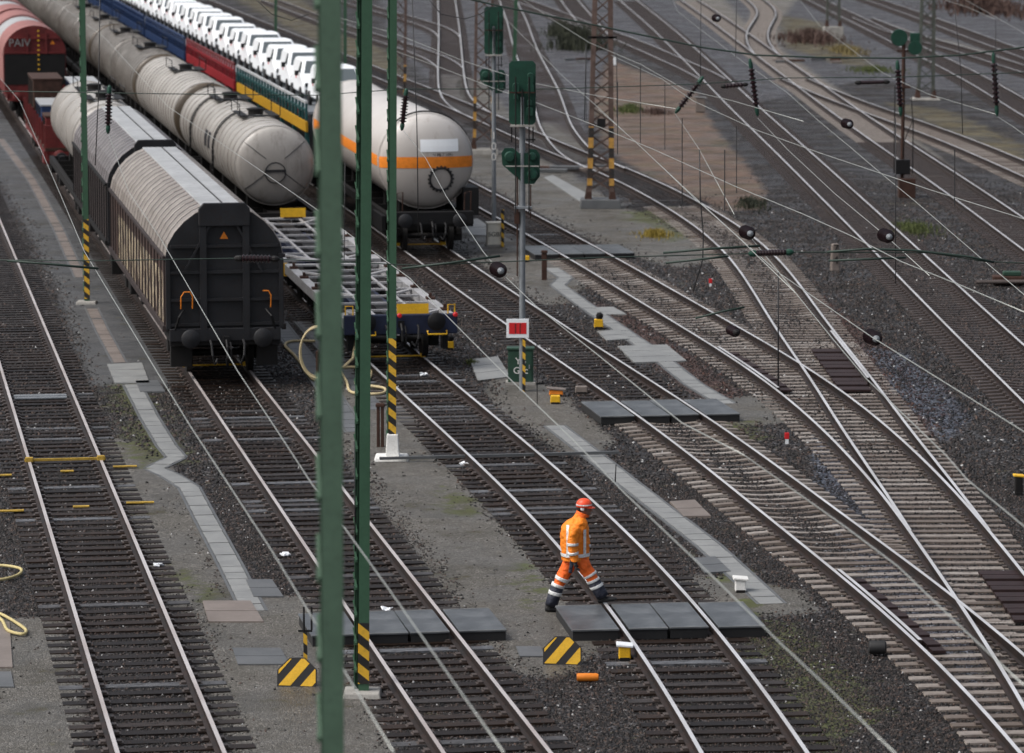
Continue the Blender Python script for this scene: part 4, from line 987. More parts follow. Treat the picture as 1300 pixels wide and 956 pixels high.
for i in range(21):
    o = van0 if i == 0 else copy_tree(van0); y = 148.0 + i * 5.05 + (.9 if i > 4 else 0) + (.4 if i > 9 else 0)
    o.scale = (1, random.uniform(.96, 1.02), random.uniform(.86, .93)); o.location = c.pt(y, random.uniform(-.05, .05), 3.07); o.rotation_euler.z = c.ang(y) + random.uniform(-.01, .01)
    tag(o, f'white van on the upper car carrier deck, {ORD[i]} behind the gas tank wagon', 'van', 'white vans on the car carrier wagons')
# ---------------------------------------------------------------- masts, signals, wires
def PY(px, py, Yd):
    dx = (px - CX) / F; dy = (py - CY) / F; d = Vector((dx, CT - dy * ST, -ST - dy * CT)); t = Yd / d.y
    return Vector((0, 0, H)) + d * t
def hat(py, Yd): return PY(650, py, Yd).z
def lean(root, bx, Yd, h1, x_at_top):
    """tilt a mast slightly so that it stands as out of plumb as in the photo"""
    t = PY(x_at_top, P((0, Yd, h1))[1], Yd).x - root.location.x
    root.rotation_euler.y = math.atan2(t, h1)
def channel_mast(bx, by, tx, height, label, w=.16, depth=.17, side=-.085, haz=None, base='concrete', bat=.43, Yd=None, name='mast'):
    b = G(bx, by, GZ) if Yd is None else Vector((PY(bx, by, Yd).x, Yd, GZ))
    r = empty(name, b, 0, label, 'mast', 'green steel masts'); lean(r, bx, b.y, hat(0, b.y), tx)
    MB().box((.02, 0, height / 2), (w, .02, height)).box((.02 - w / 2 + .008, .04, height / 2), (.016, .06, height)).box((.02 + w / 2 - .008, .04, height / 2), (.016, .06, height)).build('front_channel', M['green'], r)
    MB().box((.02 + side, depth, height / 2), (w * .9, .02, height)).box((.02 + side - w * .45 + .008, depth - .04, height / 2), (.016, .06, height)).build('rear_channel', M['green'], r)
    mb = MB(); n = int(height / bat)
    for i in range(n):
        z = .4 + i * bat
        mb.box((-w / 2 + side * .35, depth / 2 + .02, z), (.014 + abs(side) * .5, depth - .03, .07))
        mb.bar((-w / 2 + .01 + side * .35, .02, z), (-w / 2 + .01 + side * .9, depth, z + bat / 2), .03, .012)
    mb.box((-w / 2 + .012 + side * .35, depth / 2 + .02, height / 2), (.006, .012, height - .9)); mb.build('batten', M['green'], r)
    if haz: 
        z0, z1 = haz; MB().box((.02, -.018, (z0 + z1) / 2), (w + .004, .012, z1 - z0)).box((.02 - w / 2 - .004, .035, (z0 + z1) / 2), (.008, .10, z1 - z0)).build('warning_stripes', M['hazard'], r)
    if base:
        MB().box((0, .05, .04), (.75 if base == 'white' else .6, .75 if base == 'white' else .6, .10), top=.9).build('footing', M['white' if base == 'white' else 'concrete'], r, bev=.02)
        if base == 'white': MB().box((0.02, .06, .30), (.30, .34, .52), top=.8).build('pedestal', M['white'], r, bev=.02)
    return r
_p1 = channel_mast(414, 434, 416, 14.5, 'broad green mast standing nearest the camera, out of focus', w=.155, side=-.03, depth=.2, Yd=28.5, bat=.6, name='nearest_green_mast' if False else 'mast')
for ch_ in _p1.children:
    if ch_.data.materials[0] == M['green']: ch_.data.materials[0] = M['greenpale']
channel_mast(460, 884, 464, 11.5, 'green ladder sided mast right of the broad blurred one, striped at its foot', haz=(.2, 1.15))
channel_mast(497, 584, 498, 11.5, 'slim green mast on a white concrete foot, with black and yellow stripes', w=.15, side=-.05, haz=(.42, 2.62), base='white')
channel_mast(110, 386, 104, 11.5, 'slim green mast with striped foot on the dark asphalt path at the left', w=.14, side=-.04, haz=(.15, 2.45))
for x, y, tx, h_, lb in ((438, 92, 438, 8, 'thin green mast far behind the gas tank wagon, next to the broad mast'), (350, 50, 350, 7, 'thin green mast beyond the white vans at the top'), (652, 118, 655, 9, 'thin green mast behind the two tall signals')):
    channel_mast(x, y, tx, h_, lb, w=.16, side=-.04)
def lattice_mast(bx, by, wb, wt, htop, label, mat, tx=None, haz=None, foot=(1.5, 1.2, .35), footmat='concrete', depth=.55, lower=None, pitch=.62, leg=.12):
    b = G(bx, by, GZ); r = empty('lattice_mast', b, 0, label, 'lattice mast')
    if tx is not None: lean(r, bx, b.y, hat(0, b.y), tx)
    MB().box((0, 0, foot[2] / 2), foot, top=.94).build('footing', M[footmat], r, bev=.03)
    z0 = foot[2]
    def hw(z): return (wb + (wt - wb) * (z - z0) / (htop - z0)) / 2
    a = leg
    for sx in (-1, 1):
        for sy in (-1, 1):
            p = (sx * hw(z0), sy * depth / 2, z0); q = (sx * hw(htop), sy * depth / 2, htop)
            MB().bar(p, q, a, a).build('leg', M[mat], r)
            if haz and sy < 0:
                z1 = haz; MB().bar((sx * hw(z0 + .5), sy * depth / 2 - .012, z0 + .5), (sx * hw(z1), sy * depth / 2 - .012, z1), a + .03, a + .012).build('warning_bands', M['hazband'], r)
            MB().box((sx * (hw(z0) + .03), sy * depth / 2, z0 + .25), (.26, .26, .5), top=.35).build('foot_gusset', M['rust'], r)
    mb = MB(); z = z0 + .3; s = 1
    while z + pitch < htop:
        for sy in (-1, 1): mb.bar((s * hw(z), sy * depth / 2, z), (-s * hw(z + pitch), sy * depth / 2, z + pitch), .09, .03); mb.bar((-s * hw(z), sy * depth / 2 + .03, z), (s * hw(z + pitch), sy * depth / 2 + .03, z + pitch), .06, .03)
        for sx in (-1, 1): mb.bar((sx * hw(z), s * depth / 2, z), (sx * hw(z + pitch), -s * depth / 2, z + pitch), .05, .02)
        z += pitch; s = -s
    mb.build('lattice', M[mat], r)
    return r
ra = lattice_mast(762, 264, .82, .42, 11.5, 'rusty pink lattice mast with yellow and black bands, on a mossy concrete block', 'rustpink', 765, 3.0, leg=.17, footmat='slabdark', pitch=.5)
zz = hat(47, ra.location.y) - GZ
MB().box((0, -.3, zz), (1.05, .12, .09)).build('bracket', M['dark'], ra); MB().box((.0, -.3, zz - 3.1), (.3, .3, .3)).build('junction_box', M['dark'], ra)
rb = lattice_mast(614, 196, .80, .62, 10.5, 'lattice mast with banded legs behind the gas tank wagon and tall signals', 'rustpink', 615, 2.5, (1.3, 1.1, .25))
rc = lattice_mast(506, 140, .62, .5, 10.0, 'faded lattice mast partly hidden behind the slim green mast', 'rustpink', 508, 2.3)
rd_ = lattice_mast(1175, 127, .78, .48, 10.5, 'tall lattice mast at the right behind the round headed signal', 'dlat', 1178, None, (1.5, 1.2, .12)) if False else None
M['dlat'] = paint('weathered_lattice', (.075, .085, .075), .6, .4, 1.5, (.12, .09, .06), .6)
lattice_mast(1175, 127, .78, .48, 10.5, 'tall weathered lattice mast at the right behind the round headed signal', 'dlat', 1178, None, (1.5, 1.2, .12))
lattice_mast(1058, 50, .85, .7, 11, 'farther lattice mast standing in straw coloured weeds at the top right', 'dlat', 1058, None, (1.4, 1.3, .9))
MB()
def housing(mb, x, z, w, h, y=-.10, d=.16):
    n = 8; poly = [(-w / 2, -h / 2), (w / 2, -h / 2)] + [(w / 2 * math.cos(a), h / 2 - w / 2 + w / 2 * math.sin(a)) for a in [math.pi * i / n for i in range(n + 1)]]
    mb.prism([(x + a, z + b) for a, b in poly], (0, y, 0), (1, 0, 0), (0, 0, 1), (0, -1, 0), d)
def signal(bx, by, ztop, label, parts, pole='grey', Yd=None, pole_r=.075, lower=None, ladder=True):
    b = G(bx, by, GZ); r = empty('railway_signal', b, 0, label, 'railway signal')
    MB().tube([(0, 0, 0), (0, 0, ztop - .8)], pole_r, 14).build('pole', M[pole], r, smooth=40)
    if ladder:
        for s in (-1, 1): MB().tube([(s * .16 + .0, -.26, ztop - 3.6), (s * .16, -.26, ztop - .3)], .018, 6).build('ladder_rail', M['dark'], r)
    return r
def rrect(w, h, c): return [(-w / 2 + c, -h / 2), (w / 2 - c, -h / 2), (w / 2, -h / 2 + c), (w / 2, h / 2 - c), (w / 2 - c, h / 2), (-w / 2 + c, h / 2), (-w / 2, h / 2 - c), (-w / 2, -h / 2 + c)]
def upperhead(r, zc, w, h):
    hd = MB().prism(rrect(w, h, .07), (0, -.06, zc), (1, 0, 0), (0, 0, 1), (0, 1, 0), .08).build('signal_screen', M['green_sig'], r)
    for x, z, a, b in ((.19, .36, .16, .24), (.19, .14, .17, .22), (-.15, .14, .17, .22), (-.15, -.08, .12, .14), (.17, -.22, .12, .14), (.17, -.42, .17, .22)):
        mb = MB(); housing(mb, x * w / .63, zc + z * h / 1.5, a, b); mb.build('lamp_housing', M['green_sig'], hd, bev=.01)
    MB().box((0, -.24, zc + .02), (w * .95, .03, .035)).build('bracket', M['rust'], hd); MB().box((.0, -.15, zc - h / 2 - .02), (w * .9, .26, .04)).build('tray', M['concrete'], hd)
    MB().tube([(0, -.28, zc - .75), (0, -.28, zc + .1)], .018, 6).build('cable', M['dark'], hd)
    for s in (-1, 1): MB().box((s * w * .40, -.08, zc - h / 2 - .22), (.03, .03, .40)).build('stay', M['black'], hd)
    MB().box((.20, -.02, zc - h / 2 - .36), (.22, .04, .03)).build('stay_bar', M['black'], hd)
    return hd
def lowerhead(r, zc, k=1.0):
    poly = [(-.50, .28), (-.42, .40), (-.22, .40), (-.08, .28), (.10, .28), (.20, .38), (.34, .36), (.42, .24), (.42, -.28), (.28, -.46), (.06, -.46), (-.08, -.36), (-.48, .0)]
    hd = MB().prism([(x * k, z * k) for x, z in poly], (0, -.06, zc), (1, 0, 0), (0, 0, 1), (0, 1, 0), .06).build('distant_signal_screen', M['green_sig'], r)
    for x, z, a, b in ((-.30, .20, .26, .26), (.24, .20, .20, .22), (.24, -.22, .26, .24)):
        MB().lathe((x * k, -.06, (zc + z * k)), (0, -1, 0), [(0, a * k / 2), (.14, a * k / 2), (.18, a * k * .4), (.19, .001)], 14).build('lamp_housing', M['green_sig'], hd, smooth=40)
    MB().box((0, -.24, zc - .02), (.8 * k, .03, .03)).build('bracket', M['concrete'], hd)
s1 = signal(663, 497, 7.9, 'front one of two tall colour light signals, above the red and white board', None)
upperhead(s1, 7.0 - GZ, .64, 1.52); lowerhead(s1, 5.28 - GZ)
MB().box((.02, -.1, 4.26 - GZ), (.42, .3, .05)).build('platform', M['grey'], s1)
MB().box((-.13, -.02, 4.0 - GZ), (.12, .14, .28)).build('junction_box', M['rust'], s1)
MB().tube([(-.12, -.05, 2.8), (-.12, -.05, 5.2)], .02, 6).build('conduit', M['rust'], s1)
MB().tube([(.2, -.05, 4.2), (.2, -.05, 5.0)], .018, 6).build('stay', M['rust'], s1)
s2 = signal(627, 300, 7.9, 'rear one of two tall colour light signals, rising behind the white cabinet', None)
upperhead(s2, 6.75 - GZ, .64, 1.6); lowerhead(s2, 5.08 - GZ, .95)
textmesh('number_digits', '1\n0\n0', .36, M['white'], s2, (0.0, -.085, 3.05), (math.pi / 2, 0, 0))
# sign board on the front signal, with its striped post
b = s1.location; sb = empty('stop_board', (b.x - .11, b.y - .14, b.z), 0, 'square white board with a red field fixed in front of the green cabinet', 'sign')
MB().box((0, 0, 1.55), (.54, .02, .46)).build('board', M['white2'] if 'white2' in M else M['vanwhite'], sb, bev=.006)
f_ = MB().box((0, -.013, 1.55), (.42, .006, .27)).build('red_field', M['red'], sb)
for x in (-.055, .06): MB().box((x, -.018, 1.55), (.028, .004, .24)).build('red_bar', M['darkred'] if 'darkred' in M else M['oxred'], f_)
MB().box((.15, .02, .62), (.07, .05, 1.45)).build('striped_post', M['hazard'], sb)
# green cabinet and white cabinet
M['cream'] = paint('cream_cabinet_paint', (.80, .76, .66), .5, .08, 5, (.3, .25, .18), .3)
def cabinet(bx, by, w, d, h, mat, label, txt=None, tcol='dark', rz=0.0, ts=.2):
    p = G(bx, by, GZ); r = empty('equipment_cabinet', p, rz, label, 'cabinet')
    MB().box((0, 0, h / 2 + .05), (w, d, h)).build('body', M[mat], r, bev=.012)
    MB().box((0, 0, h + .075), (w + .06, d + .06, .05)).build('lid', M[mat], r, bev=.01)
    MB().box((0, 0, .03), (w + .1, d + .1, .1)).build('plinth', M['concrete'], r)
    dr = MB().box((0, -d / 2 - .006, h / 2 + .05), (w - .08, .012, h - .1)).build('door', M[mat], r, bev=.004)
    MB().box((w / 2 - .1, -d / 2 - .02, h / 2 + .05), (.03, .02, .1)).build('handle', M['grey'], dr)
    if txt: textmesh('graffiti', txt, ts, M[tcol], dr, (0, -d / 2 - .016, h * .58), (math.pi / 2, 0, 0))
    return r
cabinet(661, 488, .62, .36, .82, 'green_box', 'dark green cabinet scrawled with pale graffiti, under the red and white board', 'Yo\nGzc', 'white', 0, .23)
cabinet(628, 313, .52, .40, .72, 'cream', 'cream white cabinet with black graffiti beside the rear tall signal', 'SGBE', 'dark', .12, .21)
pp = G(638, 314, GZ); o = MB().box((0, 0, .62), (.10, .05, 1.25)).build('striped_post', M['hazard'], None, pp); tag(o, 'short striped post at the right corner of the cream white cabinet', 'post')
# round headed signal at the right
s3 = signal(1145, 250, 6.6, 'signal with two round dark heads on a thin rusty post at the right', None, 'rust', pole_r=.07, ladder=False)
for x, z, rr in ((-.18, 6.0, .31), (.42, 5.62, .26)):
    MB().lathe((x, -.1, z), (0, 1, 0), [(0, .01), (0, rr), (.05, rr + .01), (.10, rr), (.22, rr * .6), (.3, rr * .5), (.3, .01)], 24).build('round_head', M['green_sig'], s3, smooth=40)
MB().box((.42, .05, 6.0), (.36, .2, .34)).build('rear_lamp_box', M['green_sig'], s3, bev=.02)
MB().box((.1, .0, 5.5), (.7, .08, .08)).build('head_bracket', M['rust'], s3)
MB().box((.05, 0, 4.15), (.42, .3, .08)).build('platform', M['rust'], s3)
MB().box((0, -.08, 1.15), (.54, .4, .55)).build('upper_box', M['black'], s3, bev=.02)
MB().box((.15, -.25, .36), (.62, .5, .72)).build('post_foot_box', M['rust'], s3, bev=.015)
for s in (-.32, .38): MB().tube([(s, -.1, .9), (s, -.1, 4.2 if s < 0 else 3.0)], .022, 6).build('stay_rod', M['black'], s3)
MB().tube([(0, .12, 1.2), (.02, -.3, 2.1), (.35, -.2, 2.9), (.30, -.1, 3.8)], .02, 6).build('cable', M['black'], s3)
# ---- insulators
def insulator(p, q, label, n=9, r=.095, mat='porc', name='insulator'):
    p, q = Vector(p), Vector(q); d = (q - p); L = d.length; u = d / L
    root = empty(name, p, 0, label, 'insulator', 'insulators on the overhead line')
    prof = [(L * .16, .035)]
    for i in range(n):
        t = L * (.18 + .64 * i / n); dt = L * .64 / n; prof += [(t, .05), (t + dt * .25, r), (t + dt * .5, r * .95), (t + dt * .7, .05)]
    prof += [(L * .84, .035)]
    MB().lathe((0, 0, 0), u, prof, 16).build('sheds', M[mat], root, smooth=30); cm = M['grey'] if r > .1 else M['dark'] if n < 9 else M['green_sig']
    MB().lathe((0, 0, 0), u, [(0, .02), (L * .04, .05), (L * .12, .06), (L * .17, .055)], 10).build('upper_cap', cm, root)
    MB().lathe((0, 0, 0), u, [(L * .83, .055), (L * .9, .06), (L * .96, .045), (L, .015)], 10).build('lower_cap', cm, root)
    return root
for x0, y0, x1, y1, Yd, lb in ((139, 108, 137, 170, 99, 'dark insulator string hanging in front of the covered wagons'), (516, 112, 510, 166, 99, 'dark insulator string hanging in front of the gas tank wagon'), (893, 97, 857, 144, 108, 'slanting insulator with a bluish cap above the sandy patch'),
    (952, 74, 962, 148, 108, 'insulator string hanging just right of the sandy patch'), (1139, 76, 1144, 148, 108, 'insulator string beside the round headed signal'), (1261, 66, 1266, 148, 108, 'insulator string nearest the right edge')):
    insulator(PY(x0, y0, Yd), PY(x1, y1, Yd), lb)
def disc(px, py, Yd, label, dirn=(-.25, 1, .02), r=.125):
    p = PY(px, py, Yd); d = Vector(dirn).normalized(); insulator(p - d * .28, p + d * .28, label, 4, r)
disc(632, 342, 67, 'round insulator seen end on, left of the front tall signal')
disc(948, 295, 73, 'round insulator seen end on over the curving track, right of the sandy patch')
disc(1107, 428, 64, 'round insulator seen end on above the dark ballast at the right')
disc(1075, 157, 98, 'round brown insulator seen end on left of the round headed signal')
disc(1124, 299, 72, 'round pale insulator seen end on over the bright railed track')
disc(909, 23, 130, 'round insulator seen end on at the top, above the bright tracks')
disc(930, 420, 68, 'small green clamp insulator seen end on, above the far turnout', r=.09)
insulator(PY(297, 328, 68), PY(355, 329, 68), 'insulator lying level in front of the brown covered wagon', 8, .075)
insulator(PY(950, 322, 68), PY(1008, 320, 68), 'level brown insulator right of the round one over the curving track', 10, .06)
insulator(PY(915, 110, 108), PY(950, 107, 108), 'short level insulator beside the string right of the sandy patch', 5, .07)
insulator(PY(1085, 105, 104), PY(1130, 104, 104), 'short level insulator left of the round headed signal', 6, .05)
# ---- wires
def wire(pts, label, mat='wire', r=.0070, drop=(), cat='overhead wire', name='overhead_wire'):
    o = MB().tube(pts, r, 6).build(name, M[mat], None, smooth=True); tag(o, label, cat)
    for px, y0, y1 in drop:
        # hanging dropper from this wire: follow the wire's own depth at that column
        best = min(((abs(P(a.lerp(b, t))[0] - px), a.lerp(b, t)) for a, b in zip(pts[:-1], pts[1:]) for t in [i / 20 for i in range(21)]), key=lambda e: e[0])[1]
        MB().tube([PY(px, y0, best.y), PY(px, y1, best.y)], .011, 5).build('dropper', M['wirethin'], o)
    return o
def cw(px, h=5.5): return [G(x, y, h) for x, y in px]
wire(cw([(-20, 76), (25, 128), (78, 250), (107, 319), (194, 463), (241, 540), (345, 699), (397, 785), (440, 856), (500, 955)]), 'pale contact wire running from the left edge down to the foot of the broad mast')
wire(cw([(137, 168), (163, 243), (204, 303), (301, 470), (354, 550), (397, 616), (428, 657), (493, 747), (576, 866), (640, 956)]), 'pale contact wire above the track of the covered wagons')
wire(cw([(40, -20), (132, 47), (213, 135), (398, 263), (425, 284), (520, 353), (595, 429), (644, 478), (725, 556), (793, 626), (910, 737), (993, 819), (1045, 867), (1140, 960)]), 'pale contact wire above the tank wagons that passes right of the worker')
wire(cw([(512, 166), (540, 200), (567, 250), (613, 319), (632, 342), (682, 390), (757, 449), (866, 537), (945, 578)], 5.5), 'pale wire sloping from the gas tank wagon through a round insulator')
wire(cw([(945, 578), (1072, 668), (1141, 720), (1224, 800), (1300, 870)], 5.2), 'faint pale wire close over the rails of the lower right tracks')
wire(cw([(628, -20), (640, 22), (716, 98), (760, 137), (814, 187), (888, 256), (934, 298), (988, 346), (1107, 428), (1300, 548), (1380, 600)]), 'pale contact wire crossing the rusty lattice mast towards the right edge', drop=((813, 84, 182),))
wire(cw([(857, 144), (888, 190), (932, 272)]), 'short bright wire dropping from the slanting insulator')
wire(cw([(948, 295), (989, 346), (1057, 430), (1100, 481), (1201, 578), (1228, 609), (1300, 668), (1400, 750)]), 'pale wire running from the round insulator to the right edge over the turnout')
wire(cw([(850, -10), (860, 14), (890, 38), (914, 56), (940, 76), (1000, 118), (1040, 154), (1082, 189), (1116, 218), (1160, 254), (1248, 330), (1300, 374), (1380, 440)]), 'pale wire passing over the brown box of the round headed signal')
wire(cw([(962, 150), (1000, 190), (1060, 246), (1124, 299), (1180, 350)]), 'thin bright wire from the hanging insulator to the pale round one')
wire(cw([(1000, -20), (1040, 32), (1120, 92), (1140, 102), (1180, 120), (1264, 145)]), 'pale wire curving down to the insulator nearest the right edge')
wire(cw([(1266, 148), (1285, 160), (1340, 200)]), 'short pale wire between the right insulator and the right edge')
wire(cw([(1226, 0), (1300, 42), (1360, 76)], 6.0), 'pale wire cutting across the upper right corner', drop=((1264, 25, 130),))
wire(cw([(1200, 0), (1228, 9), (1262, 24)], 6.0), 'sagging catenary wire at the top right corner')
wire(cw([(400, 14), (500, 42), (590, 78), (640, 94), (680, 106), (760, 122), (858, 138)], 6.6), 'pale catenary wire from the slim mast across both tall signals')
wire(cw([(500, 64), (560, 86), (632, 114), (680, 130), (760, 161), (828, 189), (888, 216), (932, 236), (986, 258), (1020, 272), (1082, 300), (1144, 332), (1224, 364), (1300, 396)], 6.4), 'long faint catenary wire running from the gas tank wagon to the right edge', drop=((784, 104, 196), (866, 150, 260), (920, 190, 268)))
wire(cw([(664, 0), (700, 24), (748, 54), (814, 82), (870, 114), (930, 128), (1020, 154)], 6.6), 'pale catenary wire passing just under the top cable at the rusty mast', drop=((744, 56, 154), (783, 70, 150)))
wire(cw([(776, 70), (840, 100), (880, 128), (960, 165), (1040, 194), (1136, 226), (1184, 242), (1300, 278), (1360, 300)], 6.4), 'faint wire from the sandy patch to the right edge', drop=((844, 104, 190), (935, 160, 245), (1212, 190, 262)))
wire(cw([(760, 139), (808, 181), (880, 250), (936, 300), (1010, 372)], 6.0), 'thin bright wire beside the contact wire over the sandy patch')
wire([PY(x, y, 108) for x, y in ((560, -16), (600, 0), (640, 9), (760, 33), (890, 60), (960, 70), (1040, 73), (1140, 74), (1220, 70), (1300, 60), (1380, 44))], 'dark green span cable crossing the whole right half at the top', 'wiredark', .026)
wire([PY(x, y, 100) for x, y in ((-40, 115), (200, 119), (400, 121), (512, 113), (700, 113), (880, 107), (1000, 99), (1140, 98), (1300, 92), (1360, 90))], 'thin dark cross wire level with the hanging insulators', 'wiredark', .013)
wire([PY(x, y, 68) for x, y in ((-40, 330), (125, 331), (297, 328), (355, 329), (530, 337), (760, 327), (950, 322), (1008, 320), (1180, 321), (1250, 332), (1300, 334), (1380, 340))], 'thin dark cross wire in front of the brown covered wagon', 'wiredark', .010)
wire([PY(x, y, 68) for x, y in ((9, 331), (60, 335), (125, 341))], 'steady arm reaching across the leftmost track', 'wiredark', .022, cat='steady arm', name='steady_arm')
wire([PY(x, y, 68) for x, y in ((510, 341), (570, 334), (635, 325))], 'steady arm over the far end of the container flat wagon', 'wiredark', .022, cat='steady arm', name='steady_arm')
wire([PY(x, y, 68) for x, y in ((842, 321), (900, 316), (965, 312))], 'upper steady arm beside the level brown insulator', 'wiredark', .022, cat='steady arm', name='steady_arm')
wire([PY(x, y, 67) for x, y in ((845, 334), (900, 328), (925, 325))], 'lower steady arm beside the level brown insulator', 'wiredark', .02, cat='steady arm', name='steady_arm')
wire([PY(x, y, 68) for x, y in ((1050, 320), (1100, 316), (1160, 318), (1230, 326), (1262, 333))], 'upper steady arm at the right edge track', 'wiredark', .022, cat='steady arm', name='steady_arm')
wire([PY(x, y, 67) for x, y in ((1052, 331), (1150, 327))], 'lower steady arm at the right edge track', 'wiredark', .02, cat='steady arm', name='steady_arm')
wire([PY(x, y, 67) for x, y in ((883, 404), (915, 396), (945, 390))], 'short steady arm left of the green clamp', 'wiredark', .02, cat='steady arm', name='steady_arm')
for i, (pts, Yd, lb) in enumerate((([(888, 190), (889, 250), (893, 300), (892, 330), (880, 370)], 80, 'thin black cable hanging curved over the concrete sleeper track'), ([(127, -10), (125, 120), (121, 210)], 96, 'thin black cable hanging in front of the covered wagon roofs'), ([(523, -10), (529, 150), (530, 200), (531, 300)], 92, 'thin black cable hanging in front of the gas tank wagon'),
    ([(988, 346), (988, 490)], 66, 'thin straight black line hanging over the turnout frog'), ([(744, 56), (742, 154)], 100, 'thin dark line hanging left of the rusty mast'), ([(1264, 40), (1263, 130)], 104, 'thin dark line hanging near the right edge'), ([(935, -10), (934, 72)], 112, 'thin dark line hanging at the top above the bright tracks'),
    ([(890, -10), (889, 110)], 110, 'dark support rod above the slanting insulator'), ([(1212, 10), (1220, 90), (1222, 170)], 104, 'faint thin line hanging right of the tall weathered mast'), ([(438, 206), (437, 330)], 96, 'thin dark line hanging between the two nearer green masts'), ([(542, 0), (528, -20)], 92, 'short dark line at the top edge'),
    ([(1137, 150), (1137, 360)], 85, 'thin dark line crossing the brown box of the round headed signal'), ([(672, 400), (682, 440), (682, 515)], 88, 'thin black cable looping down right of the green cabinet'), ([(450, 560), (451, 700)], 58, 'faint thin line beside the ladder sided mast'), ([(782, 590), (781, 612)], 62, 'short black dropper right of the worker'))):
    if i == 10: continue
    wire([PY(x, y, Yd) for x, y in pts], lb, 'wirethin', .014 if i in (0, 1, 2, 3) else .011, cat='hanging cable', name='hanging_cable')
wire([PY(x, y, 100) for x, y in ((545, 0), (560, 18), (590, 24), (610, 18), (625, 8))], 'slack looping cable at the top between the masts', 'wirethin', .012, cat='hanging cable', name='hanging_cable')
wire([PY(x, y, 100) for x, y in ((320, -5), (345, 18), (370, 26), (392, 18))], 'slack looping cable above the white vans', 'wirethin', .012, cat='hanging cable', name='hanging_cable')
# ---- small things on the ground
def rusty_posts(px, py, h, label, two=True):
    r = empty('rusty_post', G(px, py, GZ), 0, label, 'post')
    for s in ((-.045, .045) if two else (0,)): MB().box((s, 0, h / 2), (.07 if two else .16, .10, h)).build('upright', M['rust'], r, bev=.01)
    MB().box((0, 0, h - .05), (.2, .14, .07)).build('cap', M['rust'], r, bev=.01)
rusty_posts(483, 568, .98, 'short rusty twin post left of the white concrete mast foot')
rusty_posts(691, 356, .92, 'single rusty brown post in front of the crossing past the white cabinet', False)
def boxthing(px, py, dims, mat, label, name, cat, top=None, rz=0.0, topmat=None, legs=True, round_=False):
    r = empty(name, G(px, py, GZ), rz, label, cat); w, d, h = dims
    if round_: MB().lathe((-w / 2, 0, h * .6), (1, 0, 0), [(0, .01), (0, h * .45), (w * .1, h * .5), (w * .9, h * .5), (w, h * .4), (w, .01)], 14).build('body', M[mat], r, smooth=35)
    else: MB().box((0, 0, h / 2 + .03), (w, d, h), top=.93).build('body', M[mat], r, bev=.02)
    if topmat: MB().box((0, .02, h + .05), (w * 1.35, d * 1.35, .04), ry=.08).build('lid', M[topmat], r, bev=.01)
    if legs: MB().box((0, 0, .03), (w * .8, d * 1.2, .06)).build('foot', M['dark'], r)
    return r
def lamp(px, py, label, k=1.0):
    r = boxthing(px, py, (.22 * k, .2 * k, .20 * k), 'yellow', label, 'dwarf_lamp', 'ground lamp')
    MB().lathe((0, 0, .23 * k), (.3, -.1, 1), [(0, .07 * k), (.07 * k, .09 * k), (.13 * k, .08 * k), (.17 * k, .0)], 12).build('lamp_head', M['dark'], r, smooth=40)
lamp(571, 444, 'yellow ground lamp at the right corner of the container flat wagon')
lamp(760, 417, 'yellow ground lamp with a black head between the two small pale slabs', 1.15)
boxthing(669, 333, (.17, .15, .18), 'yellow', 'tiny yellow box left of the single rusty post', 'marker_box', 'marker box')
boxthing(706, 503, (.34, .22, .13), 'orange', 'tan orange housing just above the yellow block by the green cabinet', 'point_heater_box', 'track box', topmat='slabred')
boxthing(705, 513, (.24, .2, .18), 'yellow', 'yellow block right of the green cabinet foot', 'track_box', 'track box')
boxthing(738, 500, (.30, .2, .16), 'slabred', 'dull tan box against the rail right of the green cabinet', 'track_box', 'track box')
boxthing(793, 838, (.2, .2, .20), 'yellow', 'small yellow box with a white slanted lid beside the rail, near the worker', 'track_box', 'track box', topmat='vanwhite')
boxthing(746, 866, (.34, .16, .13), 'orange', 'orange capsule lying in the ballast below the striped octagon', 'orange_capsule', 'capsule', round_=True, legs=False)
boxthing(940, 752, (.20, .22, .20), 'white', 'bone white cable box beside the end of the long trough', 'cable_box', 'cable box', topmat='white')
boxthing(1293, 628, (.16, .16, .34), 'dark', 'dark dwarf post with a yellowish cap at the right edge', 'dwarf_post', 'post', topmat='yellow2')
boxthing(889, 143, (.48, .3, .72), 'slabred', 'beige box with dark fittings on the edge of the sandy patch', 'signal_box', 'equipment box', topmat='slab')
boxthing(780, 84, (.22, .1, .5), 'vanwhite', 'small white plate standing right of the rusty lattice mast', 'white_plate', 'plate')
boxthing(1114, 832, (.28, .28, .22), 'rubber', 'black round capped lump among the lower right sleepers', 'black_cap', 'cap', round_=True, legs=False)
for px, py, lb in ((902, 364, 'small red and white peg in the ballast below the steady arms'), (999, 563, 'small red and white peg between the lower right tracks')):
    r = empty('marker_peg', G(px, py, GZ), 0, lb, 'peg'); MB().box((0, 0, .10), (.07, .06, .24)).build('shaft', M['vanwhite'], r); MB().box((0, -.002, .17), (.10, .07, .14)).build('red_cap', M['red'], r, bev=.01)
r = empty('distance_stone', G(1060, 344, GZ), .1, 'pinkish pale distance stone with black numerals beside the bright railed track', 'distance stone')
st = MB().box((0, 0, .42), (.30, .26, .88), top=.8).build('stone', M['slabstone'] if 'slabstone' in M else M['slabred'], r, bev=.05)
textmesh('numerals', '7\n4', .36, M['dark'], st, (0, -.135, .52), (math.pi / 2, 0, 0))
